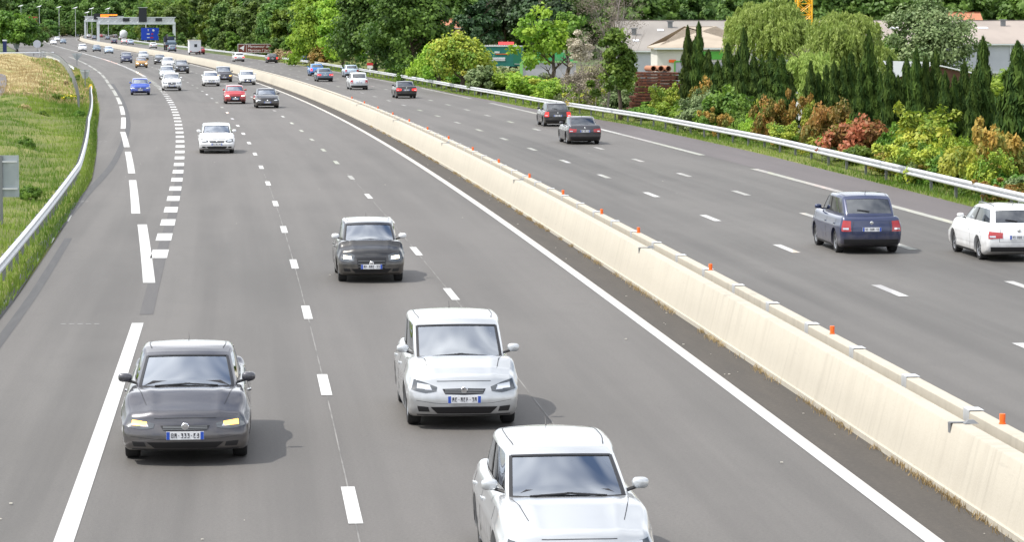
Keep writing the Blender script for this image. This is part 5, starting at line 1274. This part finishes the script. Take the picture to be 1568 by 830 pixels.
# ------------------------------------------------------------------ lorries, box trailer, white van
def tyre_set(root, spots, rr=.48, w=.30):
    wm_, rm_ = make_wheel(rr, w, 0)
    for x, y in spots: o = link_mesh('wheel', wm_, root, (x, y, rr)); link_mesh('rim', rm_, o)
def heavy(name, px, py, label, cat='lorry', group='lorries on the departing carriageway'):
    p = gp(px, py); return empty(name, p, heading(p.y) + math.pi / 2, label, cat, group)
t = heavy('box_trailer', 299, 83, 'white box trailer with one small dark window, towed beside the dark red car', 'trailer', None)
q = Geo(); q.box((1.9, 0, 1.55), (3.8, 2.25, 2.3)); q.build('body', 'tarp', t)
q = Geo(); q.box((1.9, 0, 2.76), (3.95, 2.4, .12)); q.build('roof', 'wall_white', t)
q = Geo(); q.box((-.01, -.1, 1.75), (.06, .55, .55)); q.build('window', 'window_glass', t)
q = Geo(); q.box((-.03, 0, .46), (.10, 2.0, .14)); b_ = q.build('bumper', 'black_plastic', t)
for s_ in (-1, 1): q = Geo(); q.box((-.05, s_ * .85, .62), (.08, .26, .14)); q.build('tail_light', 'tail', t)
tyre_set(t, [(1.7, 1.0), (1.7, -1.0)], .33, .2)
q = Geo(); q.tube([(3.8, .5, .5), (5.0, 0, .5)], .05, 6); q.tube([(3.8, -.5, .5), (5.0, 0, .5)], .05, 6); q.build('drawbar', 'galv_dark', t)
def lorry(t, L_, body, mb, cabm):
    q = Geo(); q.box((L_ / 2, 0, .85), (L_, 1.0, .25)); q.build('chassis', 'black_plastic', t)
    q = Geo(); q.box((L_ - 1.0, 0, 2.0), (1.9, 2.35, 2.1), taper=.93); c = q.build('cab', cabm, t)
    q = Geo(); q.box((L_ + .02, 0, 2.45), (.06, 2.0, .8)); q.build('windscreen', 'window_glass', c)
    for s_ in (-1, 1):
        q = Geo(); q.box((L_ - .9, s_ * 1.15, 2.45), (1.0, .06, .7)); q.build('side_window', 'window_glass', c)
        q = Geo(); q.box((.0, s_ * .95, .9), (.08, .3, .16)); q.build('tail_light', 'tail', t)
    tyre_set(t, [(x, y) for x in (1.2, 2.3, L_ - 1.3) for y in (-1.0, 1.0)])
t = heavy('tanker_lorry', 190, 62, 'white tanker lorry with flat rear under the blue board, the biggest vehicle far off')
lorry(t, 9.5, None, None, 'tarp')
q = Geo(); q.lathe([(.001, 0), (1.0, .02), (1.22, .2), (1.25, .6), (1.25, 6.6), (1.2, 7.0), (.001, 7.2)], 20, 'Z'); tk = q.mesh('tank', 'tarp', 40); link_mesh('tank', tk, t, (0, 0, 2.3), (0, math.pi / 2, 0))
q = Geo(); q.box((3.4, 0, 3.6), (6.0, .8, .12)); q.build('walkway', 'galv', t)
t = heavy('flatbed_lorry', 262, 76.5, 'dark blue flatbed lorry with loading arm beside the blue grey hatchback')
lorry(t, 8.0, None, None, P_['navy'])
q = Geo(); q.box((2.9, 0, 1.15), (5.8, 2.4, .16)); q.build('bed', 'wood_brown', t)
q = Geo()
for s_ in (-1, 1): q.box((2.9, s_ * 1.2, 1.5), (5.8, .06, .55))
q.box((0, 0, 1.5), (.06, 2.4, .55)); q.build('sideboard', P_['steel'], t)
q = Geo(); q.box((5.4, .6, 2.3), (.5, .5, 2.2)); q.tube([(5.4, .6, 3.3), (3.6, .6, 3.5), (2.6, .6, 2.6)], .14, 6); q.build('loading_arm', 'black_plastic', t)
q = Geo(); q.box((2.4, -.2, 1.75), (3.2, 1.7, 1.0)); o = q.build('cargo_bale', P_['ice']); o.location = t.location; o.rotation_euler = t.rotation_euler; tag(o, 'pale blue bale lying on the flatbed lorry', 'bale')
vp = behind(1226, 7.0)
def static_car(kind, loc, rz, col, label, cat):
    K = KINDS[kind]; root = empty(cat.replace(' ', '_'), loc, rz, label, cat); made = []
    for (nm, me, lc, rot, par) in K['parts']:
        ob = bpy.data.objects.new(nm, me); COL.objects.link(ob); ob.location = lc; ob.rotation_euler = rot; ob.parent = root if par is None else made[par]; made.append(ob)
        for sl in ob.material_slots:
            if sl.material and sl.material.name in ('PAINT', 'ROOF'): sl.link = 'OBJECT'; sl.material = col
    return root
static_car('van', vp, 1.2, P_['white'], 'white parked van showing through the gap in the cypress row', 'parked van')
static_car('van', (xat(1038, 212), 212, 0), .3, P_['white'], 'white parked van between the rusty stack and the white building', 'parked van')

# ------------------------------------------------------------------ gantries, signs, lamps
def frame_dir(Y): return heading(Y)
def gantry(name, Y, o0, o1, zb_, zt_, label):
    r = empty(name, at(Y, o0), heading(Y), label, 'gantry'); w = o1 - o0
    for x in (0, w):
        q = Geo(); q.box((x, 0, zb_ / 2 + .3), (.75, .75, zb_ + .6)); q.build('post', 'steel_paint', r)
    q = Geo(); q.box((w / 2, -.5, zb_ + .25), (w + .75, .35, .6)); q.box((w / 2, .5, zb_ + .25), (w + .75, .35, .6)); q.build('lower_chord', 'steel_paint', r)
    q = Geo(); q.box((w / 2, -.5, zt_ - .12), (w + .75, .22, .25)); q.box((w / 2, .5, zt_ - .12), (w + .75, .22, .25)); q.build('upper_chord', 'steel_paint', r)
    q = Geo(); n = int(w / 2)
    for i in range(n + 1): q.box((w * i / n, -.5, (zb_ + zt_) / 2), (.16, .14, zt_ - zb_))
    for i in range(n): a = w * i / n; b = w * (i + 1) / n; q.tube([(a, -.5, zb_ + .4), (b, -.5, zt_ - .2)], .07, 4)
    q.box((w / 2, .1, (zb_ + zt_) / 2 + .1), (w, .06, (zt_ - zb_) * .62)); q.build('lattice', 'galv', r)
    return r
def solve_Y(px, o):
    lo, hi = 300, 1300
    for _ in range(60):
        m_ = (lo + hi) / 2; q = at(m_, o)
        if q.x / q.y * F_PX + 784 > px: lo = m_
        else: hi = m_
    return lo
YA = 835; oA0 = 2.9; w_a = 21.5
ga = gantry('lane_signal_gantry', YA, oA0, oA0 + w_a, zat(36.5, YA), zat(25.5, YA), 'grey steel gantry with dark lane signals and one tall dark panel over the departing lanes')
def on_gantry(r, Y, o0, px, py0, py1, wpx, m_, nm, dep=-.85):
    k = F_PX / Y; 
    # lateral position along the beam seen at photo column px
    best = min((abs(((r.location.x + math.cos(heading(Y)) * u) / (r.location.y + math.sin(heading(Y)) * u)) * F_PX + 784 - px), u) for u in np.arange(-1, 26, .1))[1]
    z0, z1 = zat(py1, Y), zat(py0, Y)
    q = Geo(); q.box((best, dep, (z0 + z1) / 2), (wpx / k, .35, z1 - z0)); return q.build(nm, m_, r), best, (z0 + z1) / 2, wpx / k, z1 - z0
o, u, z_, ww, hh = on_gantry(ga, YA, oA0, 220.5, 11.5, 33, 12, 'panel_dark', 'matrix_panel')
q = Geo(); q.box((u, -1.0, z_ + hh / 2 + .1), (ww + .5, .8, .12)); q.build('hood', 'galv', o)
for px in (195, 245): on_gantry(ga, YA, oA0, px, 27, 32, 10, 'panel_dark', 'lane_signal')
YB = 1075; gb = gantry('message_sign_gantry', YB, 3.0, 24.5, zat(32.5, YB), zat(24, YB), 'farther grey gantry carrying a dark message sign with glowing amber text')
o, u, z_, ww, hh = on_gantry(gb, YB, 3.0, 163.5, 20, 29, 35, 'panel_dark', 'message_sign')
q = Geo(); rr2 = random.Random(3)
for row, (a, b) in enumerate(((.30, 1.0), (.30, .62))):
    x = a
    while x < b:
        wl_ = rr2.uniform(.025, .05); 
        for k in range(2): q.box((u - ww / 2 + ww * (x + wl_ * k * .5), -1.04, z_ + hh * (.22 - .30 * row) + (k - .5) * .12), (ww * wl_ * .55, .04, hh * .20))
        x += wl_ + .012
q.build('amber_text', 'amber', o)
# blue direction board
Yb = 885; bs = empty('direction_board', Vector((xat(231.5, Yb), Yb, 0)), heading(Yb), 'big blue direction board with white and red fields beside the far guard rail', 'road sign')
k = F_PX / Yb; bw, z0, z1 = 27 / k, zat(60.5, Yb), zat(42, Yb)
q = Geo(); q.box((0, 0, (z0 + z1) / 2), (bw, .12, z1 - z0)); bd = q.build('board', 'sign_blue', bs)
q = Geo()
for s_ in (-1, 1): q.tube([(s_ * bw * .3, .15, 0), (s_ * bw * .3, .15, z1)], .10, 6)
q.tube([(-bw * .22, .2, 0), (-bw * .22, .2, z1 + 1.2)], .16, 6); q.build('post', 'galv', bs)
q = Geo(); cz = (z0 + z1) / 2; H_ = z1 - z0
q.box((-bw * .10, -.08, cz + H_ * .30), (.16, .05, .55)); q.box((-bw * .10, -.08, cz + H_ * .36), (.5, .05, .12)); q.lathe([(.001, -.09), (.33, -.09), (.33, -.06)], 14, 'Y', (bw * .19, 0, cz + H_ * .30)); q.box((-bw * .10, -.08, cz), (.85, .05, .30)); q.box((-bw * .10, -.08, cz - H_ * .30), (.75, .05, .22)); q.build('symbol', 'sign_white', bd)
q = Geo(); q.box((bw * .12, -.08, cz + .0), (.5, .05, .45)); q.box((bw * .10, -.08, cz - H_ * .30), (.8, .05, .40)); q.build('red_field', 'sign_red', bd)
# brown tourist sign
Yt = behind(393.5, .7).y; ts = empty('tourist_sign', Vector((xat(393.5, Yt), Yt, 0)), heading(Yt) * .6, 'brown tourist sign with white arrow and white frame behind the guard rail', 'road sign')
k = F_PX / Yt; bw, z0, z1 = 56 / k, zat(80, Yt), zat(66.5, Yt); cz = (z0 + z1) / 2; H_ = z1 - z0
q = Geo(); q.box((0, 0, cz), (bw, .10, H_)); bd = q.build('board', 'sign_brown', ts)
q = Geo()
for s_ in (-1, 1): q.box((0, -.06, cz + s_ * (H_ / 2 - .03)), (bw, .05, .07)); q.box((s_ * (bw / 2 - .03), -.061, cz), (.07, .05, H_))
q.box((-bw * .27, -.06, cz), (.05, .04, H_ * .9)); q.build('border', 'sign_white', bd)
q = Geo(); q.add([(-bw * .46, -.07, cz + .02), (-bw * .32, -.07, cz + H_ * .36), (-bw * .345, -.07, cz - H_ * .30), (-bw * .385, -.07, cz - H_ * .10)], [(0, 3, 1), (3, 2, 1)]); q.build('arrow', 'sign_white', bd)
q = Geo()
for s_ in (-1, 1): q.tube([(s_ * bw * .38, .12, 0), (s_ * bw * .38, .12, z1)], .07, 6)
q.build('post', 'galv', ts)
def text(body, size, m_, parent, loc, name='lettering', wide=1.0):
    c = bpy.data.curves.new('t', 'FONT'); c.body = body; c.size = size; c.extrude = .01; c.align_x = 'LEFT'; c.align_y = 'CENTER'
    o = bpy.data.objects.new('t', c); COL.objects.link(o); bpy.context.view_layer.update()
    me = bpy.data.meshes.new_from_object(o.evaluated_get(bpy.context.evaluated_depsgraph_get())); bpy.data.objects.remove(o); bpy.data.curves.remove(c)
    me.materials.clear(); me.materials.append(MATS[m_])
    o = link_mesh(name, me, parent, loc, (math.pi / 2, 0, 0), (wide, 1, 1)); return o
tsz = .50 * Yt / 415
text('Mertenour de', tsz, 'sign_white', bd, (-bw * .23, -.075, cz + H_ * .21), wide=1.08); text('Mersoan l\' Jacta', tsz, 'sign_white', bd, (-bw * .23, -.075, cz - H_ * .22), wide=1.05)
# small blue arrow sign, red and white roundel, markers
Ys = behind(464.5, .6).y; ss = empty('arrow_sign', Vector((xat(464.5, Ys), Ys, 0)), heading(Ys) * .6, 'small square blue sign with white bent arrow above the guard rail', 'road sign')
k = F_PX / Ys; z0, z1 = zat(90.5, Ys), zat(80.5, Ys); q = Geo(); q.box((0, 0, (z0 + z1) / 2), (11 / k, .06, z1 - z0)); bd = q.build('board', 'sign_blue', ss)
q = Geo(); cz = (z0 + z1) / 2; q.tube([(-.22, -.05, cz + .2), (-.16, -.05, cz - .16), (.05, -.05, cz - .24), (.22, -.05, cz - .05), (.22, -.05, cz + .2)], .045, 5); q.add([(.10, -.06, cz + .18), (.34, -.06, cz + .18), (.22, -.06, cz + .36)], [(0, 1, 2)]); q.build('arrow', 'sign_white', bd)
q = Geo(); q.tube([(0, .06, 0), (0, .06, z1)], .04, 6); q.build('post', 'galv', ss)
pr = behind(567, 1.2); kx = F_PX / pr.y; mk = empty('marker_post', pr, 0, 'small white post with red cap in front of the broad dark tree', 'marker')
q = Geo(); q.box((0, 0, zat(103, pr.y) / 2), (.16, .16, zat(103, pr.y))); q.box((0, -.06, zat(101, pr.y)), (.62, .05, .45)); q.build('plate', 'sign_white', mk)
q = Geo(); q.box((0, -.06, zat(97.3, pr.y)), (.74, .06, .32)); q.build('cap', 'sign_red', mk)
o = Geo(); o.lathe([(.001, -.02), (.17, -.02), (.17, .02), (.001, .02)], 16, 'Y'); o = o.build('rail_reflector', 'sign_yellow', smooth=30); pr = at(166, off_fn(RAIL_R)(166)); 
pr = min((at(Y_, off_fn(RAIL_R)(Y_) - .12, .72) for Y_ in np.arange(120, 320, .5)), key=lambda v: abs(v.x / v.y * F_PX + 784 - 868)); o.location = pr; tag(o, 'round yellow reflector fixed on top of the long guard rail', 'reflector')
o = Geo(); o.box((0, 0, 0), (.35, .2, .28)); o.box((0, -.02, .2), (.2, .12, .12)); o = o.build('rail_end_marker', 'sign_yellow'); o.location = at(262.5, off_fn(RAIL_L)(262), .62); tag(o, 'yellow marker on the end of the guard rail by the grassy bank', 'marker')
# backs of signs beside the slip road
def back_sign(name, px, pyb, Yt_, shape, label, hpost, w, h, cat='road sign'):
    p = gp(px, pyb); r = empty(name, p, heading(p.y) * .5, label, cat)
    q = Geo()
    if shape == 'tri': vs = [(-w / 2, 0, hpost), (w / 2, 0, hpost), (.06, 0, hpost - h), (-.06, 0, hpost - h)]
    elif shape == 'trap': vs = [(-w / 2, 0, hpost), (w / 2, 0, hpost), (w * .22, 0, hpost - h), (-w * .22, 0, hpost - h)]
    else: vs = [(-w / 2, 0, hpost), (w / 2, 0, hpost), (w / 2, 0, hpost - h), (-w / 2, 0, hpost - h)]
    n = len(vs); vv = vs + [(a, .04, c) for a, b, c in vs]; q.add(vv, [tuple(range(n))[::-1], tuple(range(n, 2 * n))] + [(i, (i + 1) % n, n + (i + 1) % n, n + i) for i in range(n)])
    b = q.build('plate', 'sign_back', r)
    q = Geo(); q.box((0, -.04, hpost / 2 - .05), (.09, .07, hpost + .1)); q.build('post', 'galv_dark', r)
    q = Geo()
    for f_ in ((.15, .80) if shape == 'rect' else (.2,)): q.box((0, -.045, hpost - h * f_), (w * (.92 if shape == 'rect' else .7), .05, .05))
    q.build('bracket', 'galv', b)
    return r
k = F_PX / gp(118, 100).y; back_sign('warning_sign', 118, 100, 0, 'tri', 'grey back of a triangular give way sign, farther one by the slip road', zat(81, gp(118, 100).y), 17 / k, 11 / k)
k = F_PX / gp(131, 137).y; back_sign('warning_sign', 130.5, 137, 0, 'trap', 'grey back of a tapering give way sign at the end of the guard rail', zat(106, gp(131, 137).y), 16 / k, 13 / k)
k = F_PX / gp(25, 79).y; back_sign('warning_sign', 25.5, 79.5, 0, 'trap', 'pale back of a tapering sign beside the blue column', zat(66, gp(25, 79).y), 11 / k, 8 / k)
k = F_PX / gp(3, 352).y; back_sign('panel_sign', 3, 352, 0, 'rect', 'grey back of a rectangular sign on a post in the grass verge', zat(237, gp(3, 352).y), 54 / k, 64 / k)
r = empty('round_sign', gp(57, 82), 0, 'pale round sign back at the mouth of the slip road', 'road sign'); Yr = gp(57, 82).y
q = Geo(); q.lathe([(.001, -.03), (.78, -.03), (.78, .03), (.001, .03)], 20, 'Y', (0, 0, zat(66.5, Yr))); q.build('plate', 'wall_pale', r)
q = Geo(); q.tube([(0, .06, 0), (0, .06, zat(64, Yr))], .06, 6); q.build('post', 'galv_dark', r)
# blue column, red totem
r = empty('information_column', gp(7.5, 80.5), 0, 'dark blue column with white cap by the broad green bush', 'column'); Yr = r.location.y; hc = zat(62, Yr)
q = Geo(); q.box((0, 0, hc / 2), (.72, .72, hc)); q.build('shaft', 'sign_blue', r); r.children[0].data.materials[0] = mat('column_blue', (.008, .018, .10), .4)
q = Geo(); q.box((0, 0, hc + .12), (.8, .8, .26)); q.build('cap', 'tarp', r)
Yr = 790; r = empty('totem_sign', (xat(56, Yr), Yr, 0), .2, 'red totem sign on a grey mast above the bushes at the far bend', 'totem')
k = F_PX / Yr; q = Geo(); q.box((0, 0, (zat(25, Yr) + zat(41, Yr)) / 2), (7.5 / k, .4, 16 / k)); q.box((-5.5 / k, 0, zat(27, Yr)), (7 / k, .4, 4.5 / k)); q.build('panel', mat('totem_red', (.50, .015, .04), .5), r)
q = Geo(); q.box((-.6, 0, zat(34, Yr) / 2), (.5, .4, zat(34, Yr))); q.box((-1.2, 0, zat(36, Yr)), (1.4, .3, .8)); q.build('mast', 'sign_back', r)
for i, (px, py) in enumerate(((32, 9), (60, 10), (90, 11), (115, 12), (140, 13), (165, 13.3), (133, 19))):
    Yl = 1160 - (i == 6) * 0; r = empty('street_lamp', (xat(px + 3, Yl), Yl, 0), 0, 'tall slim street lamp with white wing shaped head before the far woods', 'street lamp', 'street lamps before the far woods'); z_ = zat(py, Yl)
    q = Geo(); q.tube([(0, 0, -.1), (0, 0, z_ - .3), (-.3, 0, z_ + .1)], [.11, .07, .05], 6); q.build('post', 'galv', r)
    q = Geo(); q.add([(-1.1, 0, z_ - .2), (.4, -.25, z_ + .05), (.9, 0, z_ + .45), (.4, .25, z_ + .05), (-1.1, 0, z_ - .05), (.4, -.25, z_ + .25), (.9, 0, z_ + .6), (.4, .25, z_ + .25)], [(0, 3, 2, 1), (4, 5, 6, 7), (0, 1, 5, 4), (1, 2, 6, 5), (2, 3, 7, 6), (3, 0, 4, 7)]); q.build('lamp_head', 'tarp', r)
# wire fence along the bank, far rail across the end of the bank
def wire_fence(pts, h, label, step=1.0):
    P = smooth_pts([gp(*p) for p in pts], 8); r = empty('wire_fence', P[0], 0, label, 'fence'); q = Geo(); w_ = Geo(); acc = 9
    for i in range(len(P) - 1):
        a, b = P[i] - P[0], P[i + 1] - P[0]; n = max(1, int((b - a).length / step))
        for j in range(n):
            p = a.lerp(b, j / n); w_.box((p.x, p.y, h / 2), (.02, .02, h))
        for z in (.15, .5, .85): w_.tube([a + Vector((0, 0, h * z)), b + Vector((0, 0, h * z))], .02, 3, caps=False)
        acc += (b - a).length
        if acc > 3: q.box((a.x, a.y, h / 2 + .05), (.09, .09, h + .1)); acc = 0
    w_.build('wires', 'galv', r); q.build('posts', 'galv_dark', r)
wire_fence([(121, 172), (116, 145), (108, 122), (98, 106), (88, 96), (74, 90), (60, 86)], 1.25, 'grey wire fence running along the top of the straw bank')
rail('guard_rail', [(0, -30), (2000, -30)], 1, 2, 1, 'x') if False else None
r = empty('guard_rail', gp(-10, 86), 0, 'white far guard rail across the end of the straw bank', 'guard rail'); a, b = Vector((0, 0, 0)), gp(82, 85) - gp(-10, 86)
q = Geo(); q.tube([a + Vector((0, 0, .6)), b * .5 + Vector((0, 0, .6)), b + Vector((0, 0, .6))], .16, 6); q.build('beam', 'tarp', r)
for i in range(7): q = Geo(); p = b * (i / 6); q.box((p.x, p.y, .3), (.12, .12, .6)); q.build('post', 'galv_dark', r)
